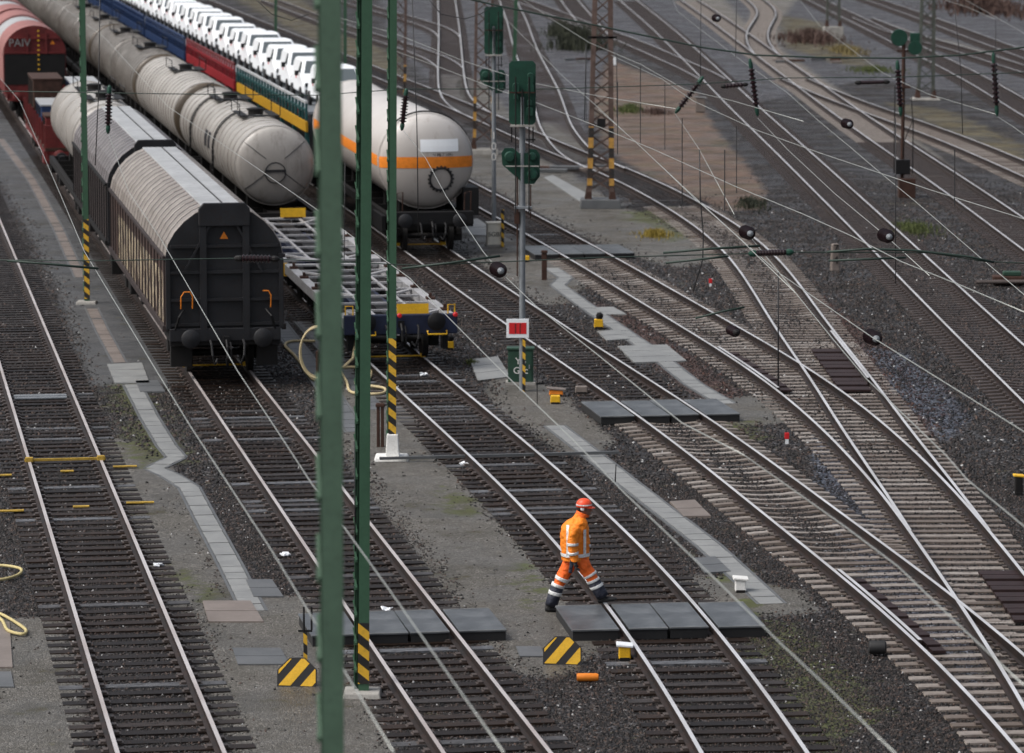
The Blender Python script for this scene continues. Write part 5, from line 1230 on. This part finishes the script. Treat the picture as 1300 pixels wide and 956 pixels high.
# point machine at the right edge
r = empty('point_machine', G(1280, 362, GZ), -.05, 'point machine with rods beside the rail at the right edge', 'point machine')
MB().box((0, 0, .16), (.95, .5, .26)).build('case', M['rust'], r, bev=.03)
MB().box((.1, -.05, .36), (.55, .3, .14)).build('motor_cover', M['green_box'], r, bev=.03)
for k in (0, 1): MB().tube([(-1.0, -.35 - .2 * k, .14), (.9, -.3 - .2 * k, .16)], .05, 8).build('rod', M['plate'], r)
# striped octagons
def clip(poly, n, d, keep):
    out = []
    for i in range(len(poly)):
        a, b = Vector(poly[i]), Vector(poly[(i + 1) % len(poly)]); da, db = (a.dot(n) - d) * keep, (b.dot(n) - d) * keep
        if da >= 0: out.append(tuple(a))
        if da * db < 0: out.append(tuple(a.lerp(b, da / (da - db))))
    return out
def octagon(px, py, label, w=.62, h=.47):
    r = empty('striped_octagon', G(px, py, GZ), 0, label, 'striped sign'); r.rotation_euler.x = -.32
    c = .19; poly = [(-w / 2, .02), (w / 2 - .04, .0), (w / 2, .05), (w / 2, h - c), (w / 2 - c, h), (-w / 2 + c, h), (-w / 2, h - c)]
    MB().prism([(x, y) for x, y in poly], (0, 0, 0), (1, 0, 0), (0, 0, 1), (0, 1, 0), .03).build('plate', M['rubber'], r)
    inner = [(x * .93, .02 + y * .92) for x, y in poly]; n = Vector((1, -.86)).normalized()
    for lo, hi in ((-.46, -.36), (-.245, -.10), (.02, .165)):
        q = clip(clip(inner, n, lo, 1), n, hi, -1)
        if len(q) > 2: MB().prism(q, (0, -.004, 0), (1, 0, 0), (0, 0, 1), (0, 1, 0), .004).build('yellow_stripe', M['yellow2'], r)
    MB().tube([(0, .03, .3), (0, .28, 0)], .02, 6).build('prop', M['rust'], r)
octagon(714, 845, 'black octagonal plate with yellow diagonal stripes in the ballast near the worker')
octagon(377, 873, 'black octagonal plate with yellow stripes half hidden by the broad green mast')
r = empty('striped_stake', G(388, 868, GZ), 0, 'thin striped stake with a black loop on top, left of the broad mast', 'stake')
MB().box((0, 0, .42), (.06, .05, .80)).build('shaft', M['hazard'], r)
MB().tube([(-.02, 0, .8), (-.02, 0, 1.22), (.10, 0, 1.22), (.10, 0, .86)], .018, 6).build('loop', M['black'], r)
MB().box((0, 0, .84), (.22, .03, .03)).build('cross_bar', M['black'], r)
# hoses
def hose(px, label, mat, r=.035, z=GZ + .06):
    pts = [Vector(G(x, y, z)) for x, y in px]; out = []
    for i in range(len(pts) - 1):
        p0, p1, p2, p3 = pts[max(i - 1, 0)], pts[i], pts[i + 1], pts[min(i + 2, len(pts) - 1)]
        for k in range(8):
            t = k / 8; out.append(.5 * ((2 * p1) + (p2 - p0) * t + (2 * p0 - 5 * p1 + 4 * p2 - p3) * t * t + (3 * p1 - p0 - 3 * p2 + p3) * t ** 3))
    out.append(pts[-1]); o = MB().tube(out, r, 8).build('hose', M[mat], None, smooth=True); tag(o, label, 'hose')
    return o
hose([(400, 433), (372, 433), (362, 438), (375, 452), (388, 470), (400, 482), (420, 470), (444, 466), (470, 470), (466, 484), (452, 482), (455, 490), (470, 490), (488, 493), (486, 499), (466, 500), (445, 497), (440, 484), (432, 472)], 'cream hose looped on the ground behind the green masts', 'hose')
hose([(-20, 718), (5, 718), (26, 722), (24, 729), (6, 735), (-20, 737)], 'upper yellow hose loop at the left edge', 'yhose', .028)
hose([(-20, 772), (2, 780), (20, 790), (33, 800), (28, 805), (10, 800), (3, 788), (-12, 775)], 'lower yellow hose loop at the left edge', 'yhose', .028)
o = MB().tube([PY(455, 405, 99), PY(452, 430, 99), PY(448, 455, 97), PY(436, 466, 96)], .035, 8).build('hose', M['hose'], None, smooth=True); tag(o, 'cream hose hanging from the side of the container flat wagon', 'hose')
r = empty('hose_reel', G(403, 492, GZ), 0, 'pale hose reel mostly hidden behind the broad green mast', 'hose reel')
for k in (0, .25): MB().tube([(.42 * math.cos(t), k, .85 + .62 * math.sin(t)) for t in [i * math.pi / 16 for i in range(33)]], .03, 6).build('wheel', M['hose'], r)
MB().tube([(0, -.1, .85), (0, .35, .85)], .04, 8).tube([(0, .1, 0), (0, .1, .85)], .04, 8).build('stand', M['rust'], r)
# litter and stray pale stones
LT = [(762, 726, 'white crumpled scrap by the worker crossing'), (843, 592, ''), ]
for px, py, lb in ((361, 706, 'crumpled cream paper between the two left tracks'), (490, 776, 'white scrap at the left edge of the nearest crossing'), (590, 590, 'white scrap beside the rail right of the white mast foot'), (760, 476, 'white scrap between the rails below the flat wagon') if False else (538, 477, 'crumpled white sheet between the rails below the flat wagon'), (202, 719, 'small white scrap right of the leftmost track')):
    v = []; mb = MB()
    for k in range(5): mb.box((random.uniform(-.06, .06), random.uniform(-.06, .06), .02 + random.uniform(0, .03)), (.12, .1, .02), random.uniform(0, 3), rx=random.uniform(-.5, .5), ry=random.uniform(-.4, .4))
    tag(mb.build('paper_scrap', M['vanwhite'], None, G(px, py, GZ + .02)), lb, 'litter')
# low ladder like cable supports and stub rails left in the ballast between tracks (dark piles)
def pile(px, py, n, w, d, label):
    for k in range(n):
        o = MB().box((0, 0, .06), (random.uniform(.5, 1.3), .22, .14), random.uniform(-.4, .4), rx=random.uniform(-.1, .1)).build('old_block', M[random.choice(('slabred', 'slabdark', 'rust'))], None, G(px, py, GZ) + Vector((random.uniform(-w, w), random.uniform(-d, d), random.uniform(0, .10))), bev=.02)
        tag(o, label, 'old block', label)
pile(722, 218, 9, 1.2, 1.6, 'worn block in the scattered pile left of the rusty lattice mast')
pile(1030, 78, 10, 2.2, 3.0, 'grey brown block scattered beside the pale ballast at the top right')
pile(740, 78, 3, .9, 1.5, 'loose block lying near the big dark bush')
# ---------------------------------------------------------------- plants
def leafmat(name, c1, c2):
    t = NT(name); oi = t.n('ShaderNodeNewGeometry'); 
    c = t.ramp(oi.outputs['Random Per Island'], [(0, c1), (1, c2)]); return t.set(c, .7, 0, .25)
M['dry'] = leafmat('dry_grass', (.10, .075, .03), (.22, .18, .08)); M['redtwig'] = leafmat('red_twigs', (.045, .026, .022), (.10, .062, .05))
M['darkleaf'] = leafmat('dark_leaves', (.018, .022, .016), (.05, .055, .035)); M['weed'] = leafmat('green_weed', (.04, .055, .015), (.10, .12, .04)); M['ytuft'] = leafmat('yellow_tuft', (.16, .12, .02), (.32, .24, .05))
def bush(px, py, rx, ry, h, n, mat, label, name='bush', blade=.03, cat=None, zoff=0):
    mb = MB(); b = G(px, py, GZ)
    for i in range(int(n * (.45 if mat in ('darkleaf', 'redtwig') else .8))):
        a = random.random() * 6.283; q = min(1.5, abs(random.gauss(0, .55))) * (.6 + .5 * math.sin(3 * a + px) ** 2); x, y = q * rx * math.cos(a), q * ry * math.sin(a)
        hh = h * max(.25, 1 - .6 * q * q) * random.uniform(.35, 1.1); dx, dy = random.gauss(0, .25) * hh, random.gauss(0, .25) * hh
        w = blade * random.uniform(.6, 1.4); t = random.random() * 3.14; ux, uy = math.cos(t) * w, math.sin(t) * w
        m = Vector((x + dx * .4, y + dy * .4, hh * .6)); 
        mb.add([(x - ux, y - uy, -.02), (x + ux, y + uy, -.02), (m.x + ux * .7, m.y + uy * .7, m.z), (x + dx, y + dy, hh), (m.x - ux * .7, m.y - uy * .7, m.z)], [(0, 1, 2, 3, 4)])
        if mat in ('darkleaf', 'redtwig', 'weed'):
            for k in range(3):
                l = Vector((x + dx * random.random(), y + dy * random.random(), hh * random.uniform(.3, 1))); s = blade * 1.4; u1 = Vector((random.gauss(0, 1), random.gauss(0, 1), random.gauss(0, 1))).normalized() * s; u2 = u1.orthogonal().normalized() * s
                mb.add([l - u1, l + u2 * .6, l + u1, l - u2 * .6], [(0, 1, 2, 3)])
    o = mb.build(name, M[mat], None, b); tag(o, label, cat or name, 'plants growing among the tracks')
    if name in ('grass_tuft', 'weeds'): o['kind'] = 'stuff'
bush(735, 62, 2.4, 5, 1.7, 2200, 'darkleaf', 'big dark leafless bush left of the rusty lattice mast top', blade=.035)
bush(712, 45, 1.6, 4, 1.2, 900, 'darkleaf', 'smaller dark bush just left of the big one', blade=.035)
bush(1030, 52, 2.6, 9, .9, 1800, 'redtwig', 'low reddish brambles in front of the farther lattice mast', blade=.04)
bush(1075, 66, 1.6, 7, .5, 900, 'dry', 'straw coloured grass around the farther lattice mast', 'grass_tuft', blade=.03, cat='grass tuft')
bush(1250, 14, 4.5, 18, 1.3, 2400, 'redtwig', 'broad red brown bramble bank in the upper right corner', blade=.06)
bush(832, 300, .9, 1.8, .28, 800, 'ytuft', 'yellow green tuft left of the curving track', 'grass_tuft', blade=.014, cat='grass tuft')
bush(955, 262, .9, 3.2, .35, 700, 'darkleaf', 'flat dark weeds at the lower tip of the sandy patch', 'weeds', blade=.02)
bush(800, 142, .9, 2.5, .45, 500, 'weed', 'dull green weeds on the sandy patch, left cluster', 'weeds', blade=.02)
bush(832, 145, 1.2, 2.5, .35, 500, 'redtwig', 'reddish weeds on the sandy patch, right cluster', 'weeds', blade=.02)
bush(1160, 292, 1.1, 3.5, .25, 900, 'weed', 'sparse green weeds in the ballast below the round headed signal', 'weeds', blade=.014)
bush(1110, 90, 2.2, 5, .25, 700, 'weed', 'thin greenish grass right of the scattered grey blocks', 'grass_tuft', blade=.03, cat='grass tuft')
bush(598, 462, .25, .5, .14, 120, 'weed', 'little green weed beside the pale slab left of the cabinet', 'weeds', blade=.012)
# ---------------------------------------------------------------- the worker
def loft(mb, path, n=20, m=0, cap=True):
    """path: list of (centre, half width along u, half width along v, u dir) -> closed tube"""
    rings = []
    for c, ru, rv, u, v in path: rings.append([Vector(c) + Vector(u) * ru * math.cos(2 * math.pi * k / n) + Vector(v) * rv * math.sin(2 * math.pi * k / n) for k in range(n)])
    return mb.rings(rings, m, cap)
def limb(pts, rs, sub=4, flat=1.0):
    """smoothed limb between joints; x is the walking direction, y is depth"""
    P_ = [Vector(p) for p in pts]; out = []
    for i in range(len(P_) - 1):
        for k in range(sub):
            t = k / sub; p0, p1, p2, p3 = P_[max(i - 1, 0)], P_[i], P_[i + 1], P_[min(i + 2, len(P_) - 1)]
            c = .5 * ((2 * p1) + (p2 - p0) * t + (2 * p0 - 5 * p1 + 4 * p2 - p3) * t * t + (3 * p1 - p0 - 3 * p2 + p3) * t ** 3); out.append((c, rs[i] + (rs[i + 1] - rs[i]) * t))
    out.append((P_[-1], rs[-1])); res = []
    for i, (c, r) in enumerate(out):
        d = (out[min(i + 1, len(out) - 1)][0] - out[max(i - 1, 0)][0]).normalized(); v = Vector((0, 1, 0)); u = d.cross(v).normalized(); v = u.cross(d).normalized()
        res.append((c, r, r * flat, u, v))
    return res
def cut(path, a, b, grow): 
    n = len(path) - 1; out = []
    for t in [a + (b - a) * i / 3 for i in range(4)]:
        f = t * n; i = min(int(f), n - 1); f -= i; p, q = path[i], path[i + 1]
        out.append((Vector(p[0]).lerp(q[0], f), p[1] + (q[1] - p[1]) * f + grow, p[2] + (q[2] - p[2]) * f + grow, Vector(p[3]).lerp(q[3], f), Vector(p[4]).lerp(q[4], f)))
    return out
def fabric(name, c, r=.65):
    t = NT(name); v = t.coord('Object'); n = t.noise(v, 9, 4, .6); n2 = t.noise(v, 4, 3)
    t.bump(t.math('ADD', n, n2), 1.0, .05)
    return t.set(t.ramp(n2, [(.35, tuple(x * .86 for x in c)), (.65, c)]), r)
M['hivis'] = fabric('orange_workwear', (.92, .145, .010)); M['hivisy'] = fabric('amber_jacket', (.96, .255, .010)); M['reflect'] = fabric('reflective_tape', (.72, .74, .74), .35)
M['navycloth'] = fabric('navy_trouser_hem', (.018, .022, .04)); M['skin'] = NT('skin').set((.22, .11, .075), .5); M['helmet'] = paint('safety_helmet', (.85, .09, .035), .35, .05, 8, (.4, .1, .05), .1)
M['glove'] = fabric('dark_glove', (.03, .032, .036))
fx, fy = 707, 778
base = G(fx, fy, -.19); K_ = 1.0
per_root = (base.x, base.y, -.19)
# joint positions measured in metres: x to the right of the rear heel area, z up, y depth (negative is nearer)
hipF, hipB = (.30, -.09, .93), (.26, .09, .93)
legB = [(.27, .09, .96), (.19, .09, .80), (.065, .08, .52), (.025, .08, .46), (-.045, .08, .25), (-.085, .08, .10)]
legF = [(.29, -.09, .96), (.38, -.09, .80), (.49, -.09, .63), (.52, -.09, .57), (.605, -.09, .41), (.675, -.09, .28)]
torso = [((.275, 0, .90), .15, .185), ((.27, 0, 1.00), .165, .20), ((.265, 0, 1.15), .175, .205), ((.27, 0, 1.30), .185, .215), ((.28, 0, 1.42), .175, .225), ((.295, 0, 1.50), .14, .20), ((.32, 0, 1.55), .095, .12), ((.345, 0, 1.585), .075, .08)]
X_, Y_ = (1, 0, 0), (0, 1, 0)
# body (skin coloured, one continuous mesh) : torso core, neck, head, hands, legs fused with a voxel remesh
bm_ = MB()
loft(bm_, [(c, a * .8, b * .8, X_, Y_) for c, a, b in torso])
loft(bm_, [((.33, 0, 1.50), .06, .065, X_, Y_), ((.365, 0, 1.60), .058, .062, X_, Y_), ((.385, 0, 1.66), .06, .065, X_, Y_)])
hd = Vector((.405, 0, 1.70))
loft(bm_, [(hd + Vector((.005, 0, -.115)), .035, .035, X_, Y_), (hd + Vector((.012, 0, -.09)), .065, .052, X_, Y_), (hd + Vector((.006, 0, -.05)), .085, .066, X_, Y_), (hd, .097, .074, X_, Y_), (hd + Vector((-.005, 0, .05)), .098, .077, X_, Y_), (hd + Vector((-.01, 0, .09)), .075, .06, X_, Y_), (hd + Vector((-.01, 0, .115)), .03, .03, X_, Y_)])
loft(bm_, [(hd + Vector((.085, 0, .005)), .012, .010, X_, Y_), (hd + Vector((.106, 0, -.03)), .018, .014, X_, Y_), (hd + Vector((.09, 0, -.045)), .010, .012, X_, Y_)], 8)
for s in (-1, 1): bm_.box(hd + Vector((-.01, s * .078, -.01)), (.035, .016, .06))
bm_.box(hd + Vector((.085, 0, -.070)), (.02, .04, .012))
for lg in (legB, legF): loft(bm_, limb(lg, [.07, .068, .055, .05, .045, .036]))
armN = [(.255, -.225, 1.43), (.235, -.265, 1.30), (.225, -.275, 1.16), (.235, -.27, 1.02), (.262, -.255, .88)]
armF = [(.31, .215, 1.43), (.37, .25, 1.28), (.42, .255, 1.17), (.43, .22, 1.05), (.42, .17, .93)]
for ar in (armN, armF): loft(bm_, limb(ar, [.05, .045, .04, .034, .027]))
def hand(mb, w, d, s):
    """palm plus five curled fingers; w wrist, d pointing direction, s side of the thumb"""
    w = Vector(w); d = Vector(d).normalized(); sd = Vector((0, s, 0)); nrm = d.cross(sd).normalized()
    loft(mb, [(w, .028, .022, nrm, sd), (w + d * .03, .022, .036, nrm, sd), (w + d * .085, .017, .042, nrm, sd)], 10)
    for k, (o, L) in enumerate(((-.032, .062), (-.011, .074), (.011, .070), (.031, .055))):
        a = w + d * .08 + sd * o; b = a + d * L * .5 + nrm * .012; c = b + (d * .5 + nrm * .8).normalized() * L * .35; e = c + (d * .1 + nrm).normalized() * L * .25
        mb.tube([a, b, c, e], [.0100, .0095, .0088, .007], 8)
    a = w + d * .03 + sd * .03; mb.tube([a, a + (d * .5 + sd * .6 + nrm * .3).normalized() * .035, a + (d * .9 + sd * .3 + nrm * .5).normalized() * .07], [.012, .0105, .008], 8)
hand(bm_, armN[-1], (.12, 0, -1), 1); hand(bm_, armF[-1], (.35, -.1, -1), -1)
per = bm_.build('person', M['skin'], None, per_root, smooth=True); per.scale = (1.16, 1.10, 1.055)
rm = per.modifiers.new('fuse', 'REMESH'); rm.mode = 'VOXEL'; rm.voxel_size = .0075; rm.use_smooth_shade = True
tag(per, 'worker in orange high visibility clothes and helmet striding right across the track, head bowed', 'person')
FOLD = bpy.data.textures.new('cloth_folds', 'CLOUDS'); FOLD.noise_scale = .11; FOLD.noise_depth = 1
def cloth(name, mb, mat, vox=.011, sm=True):
    o = mb.build(name, M[mat], per, smooth=True)
    if vox: r_ = o.modifiers.new('fuse', 'REMESH'); r_.mode = 'VOXEL'; r_.voxel_size = vox; r_.use_smooth_shade = True; s_ = o.modifiers.new('soft', 'SMOOTH'); s_.iterations = 2; d_ = o.modifiers.new('folds', 'DISPLACE'); d_.texture = FOLD; d_.strength = .035; d_.mid_level = .5; d_.texture_coords = 'LOCAL'
    return o
# trousers
tb = limb(legB, [.115, .112, .090, .086, .084, .080]); tf = limb(legF, [.118, .115, .093, .088, .086, .082])
mb = MB(); loft(mb, cut(tb, 0, .80, 0)); loft(mb, cut(tf, 0, .80, 0)); loft(mb, [(c, a * 1.0, b * .93, X_, Y_) for c, a, b in torso[:2]])
cloth('trousers', mb, 'hivis')
mb = MB(); loft(mb, cut(tb, .655, .99, .012)); cloth('trouser_hem', mb, 'navycloth', 0); mb = MB(); loft(mb, cut(tf, .655, .99, .012)); cloth('trouser_hem', mb, 'navycloth', 0)
for pth in (tb, tf):
    for a, b in ((.36, .41), (.60, .655), (.72, .77)): mb = MB(); loft(mb, cut(pth, a, b, .018)); cloth('reflective_band', mb, 'reflect', 0)
# jacket
jk = [((.275, 0, .86), .198, .215), ((.27, 0, .94), .202, .225), ((.262, 0, 1.08), .206, .232), ((.258, 0, 1.25), .214, .238), ((.265, 0, 1.40), .205, .240), ((.285, 0, 1.49), .158, .215), ((.31, 0, 1.545), .115, .15), ((.335, 0, 1.585), .090, .098), ((.355, 0, 1.625), .088, .092)]
an = limb(armN, [.088, .080, .072, .066, .056]); af = limb(armF, [.085, .078, .070, .062, .052])
mb = MB(); loft(mb, [(c, a, b, X_, Y_) for c, a, b in jk]); loft(mb, cut(an, 0, .96, 0)); loft(mb, cut(af, 0, .96, 0)); cloth('jacket', mb, 'hivisy')
mb = MB(); loft(mb, [((.34, 0, 1.565), .096, .100, X_, Y_), ((.368, 0, 1.60), .098, .098, (1, 0, -.3), Y_), ((.385, 0, 1.645), .094, .094, (1, 0, -.45), Y_)], 20, 0, False); cloth('collar', mb, 'hivis', 0)
def torso_at(z):
    for (c0, a0, b0), (c1, a1, b1) in zip(jk[:-1], jk[1:]):
        if c0[2] <= z <= c1[2]:
            t = (z - c0[2]) / (c1[2] - c0[2]); return (c0[0] + (c1[0] - c0[0]) * t, a0 + (a1 - a0) * t, b0 + (b1 - b0) * t)
mb = MB(); loft(mb, [((torso_at(z)[0], 0, z), torso_at(z)[1] + .013, torso_at(z)[2] + .013, X_, Y_) for z in (.945, .985, 1.0)], 24, 0, False); cloth('reflective_band', mb, 'reflect', 0)
def vband(xc, z0, z1, w, ysign=-1):
    """vertical tape on the torso flank, following the jacket surface over the shoulder"""
    rows = []
    for i in range(11):
        z = z0 + (z1 - z0) * i / 10; cx_, a, b = torso_at(z); row = []
        for s in (-1, 1):
            x = xc + s * w / 2; q = max(-.98, min(.98, (x - cx_) / (a + .016))); row.append((x, ysign * (b + .016) * math.sqrt(1 - q * q), z))
        rows.append(row)
    return MB().add([v for r in rows for v in r], [(2 * i, 2 * i + 1, 2 * i + 3, 2 * i + 2) for i in range(10)])
cloth('reflective_brace', vband(.155, .99, 1.47, .042), 'reflect', 0); cloth('reflective_brace', vband(.405, .99, 1.40, .040), 'reflect', 0)
cloth('reflective_brace', vband(.155, .99, 1.47, .042, 1), 'reflect', 0)
for pth in (an, af):
    for a, b in ((.44, .51), (.70, .77)): mb = MB(); loft(mb, cut(pth, a, b, .014)); cloth('sleeve_band', mb, 'reflect', 0)
# gloves
mb = MB(); hand(mb, Vector(armN[-1]) + Vector((0, 0, .0)), (.12, 0, -1), 1); loft(mb, [(Vector(armN[-1]) + Vector((-.004, 0, .04)), .034, .034, X_, Y_), (Vector(armN[-1]), .033, .03, X_, Y_)], 12)
gl = mb.build('glove', M['glove'], per, smooth=True); so_ = gl.modifiers.new('thick', 'DISPLACE'); so_.strength = .006; so_.mid_level = 0
mb = MB(); hand(mb, armF[-1], (.35, -.1, -1), -1); gl = mb.build('glove', M['glove'], per, smooth=True); so_ = gl.modifiers.new('thick', 'DISPLACE'); so_.strength = .006; so_.mid_level = 0
tag(MB().box((.205, -.20, .80), (.055, .05, .22), ry=.12).build('tool_pouch', M['navycloth'], per, bev=.015), None)
# boots
def boot(a, tilt, y):
    mb = MB(); a = Vector(a); c, s = math.cos(tilt), math.sin(tilt)
    def q(x, z): return a + Vector((x * c - z * s, 0, x * s + z * c))
    up = Vector((-s, 0, c)); 
    loft(mb, [(q(-.085, .055), .040, .036, up, Y_), (q(-.06, .055), .055, .046, up, Y_), (q(0, .055), .055, .046, up, Y_), (q(.07, .045), .045, .048, up, Y_), (q(.13, .038), .038, .050, up, Y_), (q(.18, .030), .028, .040, up, Y_), (q(.20, .022), .012, .02, up, Y_)], 14)
    loft(mb, [(q(-.02, .03), .062, .05, Vector((c, 0, s)), Y_), (q(-.015, .15), .058, .052, Vector((c, 0, s)), Y_)], 14)
    o = mb.build('boot', M['rubber'], per, smooth=True); r_ = o.modifiers.new('fuse', 'REMESH'); r_.mode = 'VOXEL'; r_.voxel_size = .008; r_.use_smooth_shade = True
boot((-.09, .08, .0), .0, 0); boot((.69, -.09, .185), .18, 0)
# helmet
hc = hd + Vector((-.008, 0, .045)); mb = MB()
loft(mb, [(hc + Vector((0, 0, z)), r * 1.0, r * .98, X_, Y_) for z, r in ((-.005, .118), (.03, .117), (.07, .108), (.10, .090), (.122, .062), (.132, .025))], 24)
h_ = mb.build('helmet', M['helmet'], per, smooth=True)
mb = MB(); loft(mb, [(hc + Vector((.025, 0, -.012)), .138, .105, (1, 0, -.12), Y_), (hc + Vector((.025, 0, .0)), .134, .102, (1, 0, -.12), Y_)], 24); mb.build('brim', M['helmet'], h_, smooth=50)
mb = MB(); loft(mb, [(hc + Vector((0, 0, z)), .119 * 1.0, .119 * .98, X_, Y_) for z in (.022, .042)], 24, 0, False); mb.build('pale_stripe', M['reflect'], h_)
mb = MB(); loft(mb, [(hd + Vector((-.018, 0, -.02)), .094, .078, X_, Y_), (hd + Vector((-.018, 0, .045)), .100, .082, X_, Y_)], 16); mb.build('hair', M['rubber'], per, smooth=True)
for s in (-1, 1): MB().lathe(hd + Vector((-.035, s * .08, .02)), (0, s, 0), [(0, .03), (.02, .03), (.025, .01)], 12).build('ear_defender', M['vanwhite'], per)
# ---------------------------------------------------------------- camera, light
cam = bpy.data.cameras.new('camera'); co = bpy.data.objects.new('camera', cam); COL.objects.link(co); SC.camera = co
co.location = (0, 0, H); co.rotation_euler = (math.pi / 2 - TILT, 0, 0)
cam.sensor_width = 36; cam.sensor_fit = 'HORIZONTAL'; cam.lens = F / 1300 * 36; cam.shift_y = -(478 - CY) / 1300; cam.shift_x = 0
cam.clip_end = 6000; cam.clip_start = .5
cam.dof.use_dof = True; cam.dof.focus_distance = 72; cam.dof.aperture_fstop = 2.1
w = bpy.data.worlds.new('World'); SC.world = w; w.use_nodes = True; nt = w.node_tree; bg = nt.nodes['Background']
sky = nt.nodes.new('ShaderNodeTexSky'); sky.sky_type = 'NISHITA'; sky.sun_disc = False
EL, AZ = math.radians(52), math.radians(-108)
sky.sun_elevation = EL; sky.sun_rotation = AZ; sky.dust_density = 6.0; sky.air_density = 1.0; sky.ozone_density = .6
bw = nt.nodes.new('ShaderNodeRGBToBW'); mx = nt.nodes.new('ShaderNodeMix'); mx.data_type = 'RGBA'; mx.inputs[0].default_value = .55
nt.links.new(sky.outputs[0], bw.inputs[0]); nt.links.new(sky.outputs[0], mx.inputs[6]); nt.links.new(bw.outputs[0], mx.inputs[7]); nt.links.new(mx.outputs[2], bg.inputs[0]); bg.inputs[1].default_value = .15
sl = bpy.data.lights.new('sun', 'SUN'); so = bpy.data.objects.new('sun', sl); COL.objects.link(so)
sl.energy = 1.5; sl.angle = math.radians(35); sl.color = (1, .99, .97)
sd = Vector((math.sin(AZ) * math.cos(EL), math.cos(AZ) * math.cos(EL), math.sin(EL)))
so.rotation_euler = sd.to_track_quat('Z', 'Y').to_euler(); so.location = (0, 0, 60)
vs_ = SC.view_settings; vs_.view_transform = 'Standard'; vs_.look = 'None'; vs_.gamma = 1; vs_.exposure = 0.20; vs_.use_curve_mapping = False
SC.cycles.max_bounces = 5; SC.cycles.use_denoising = True
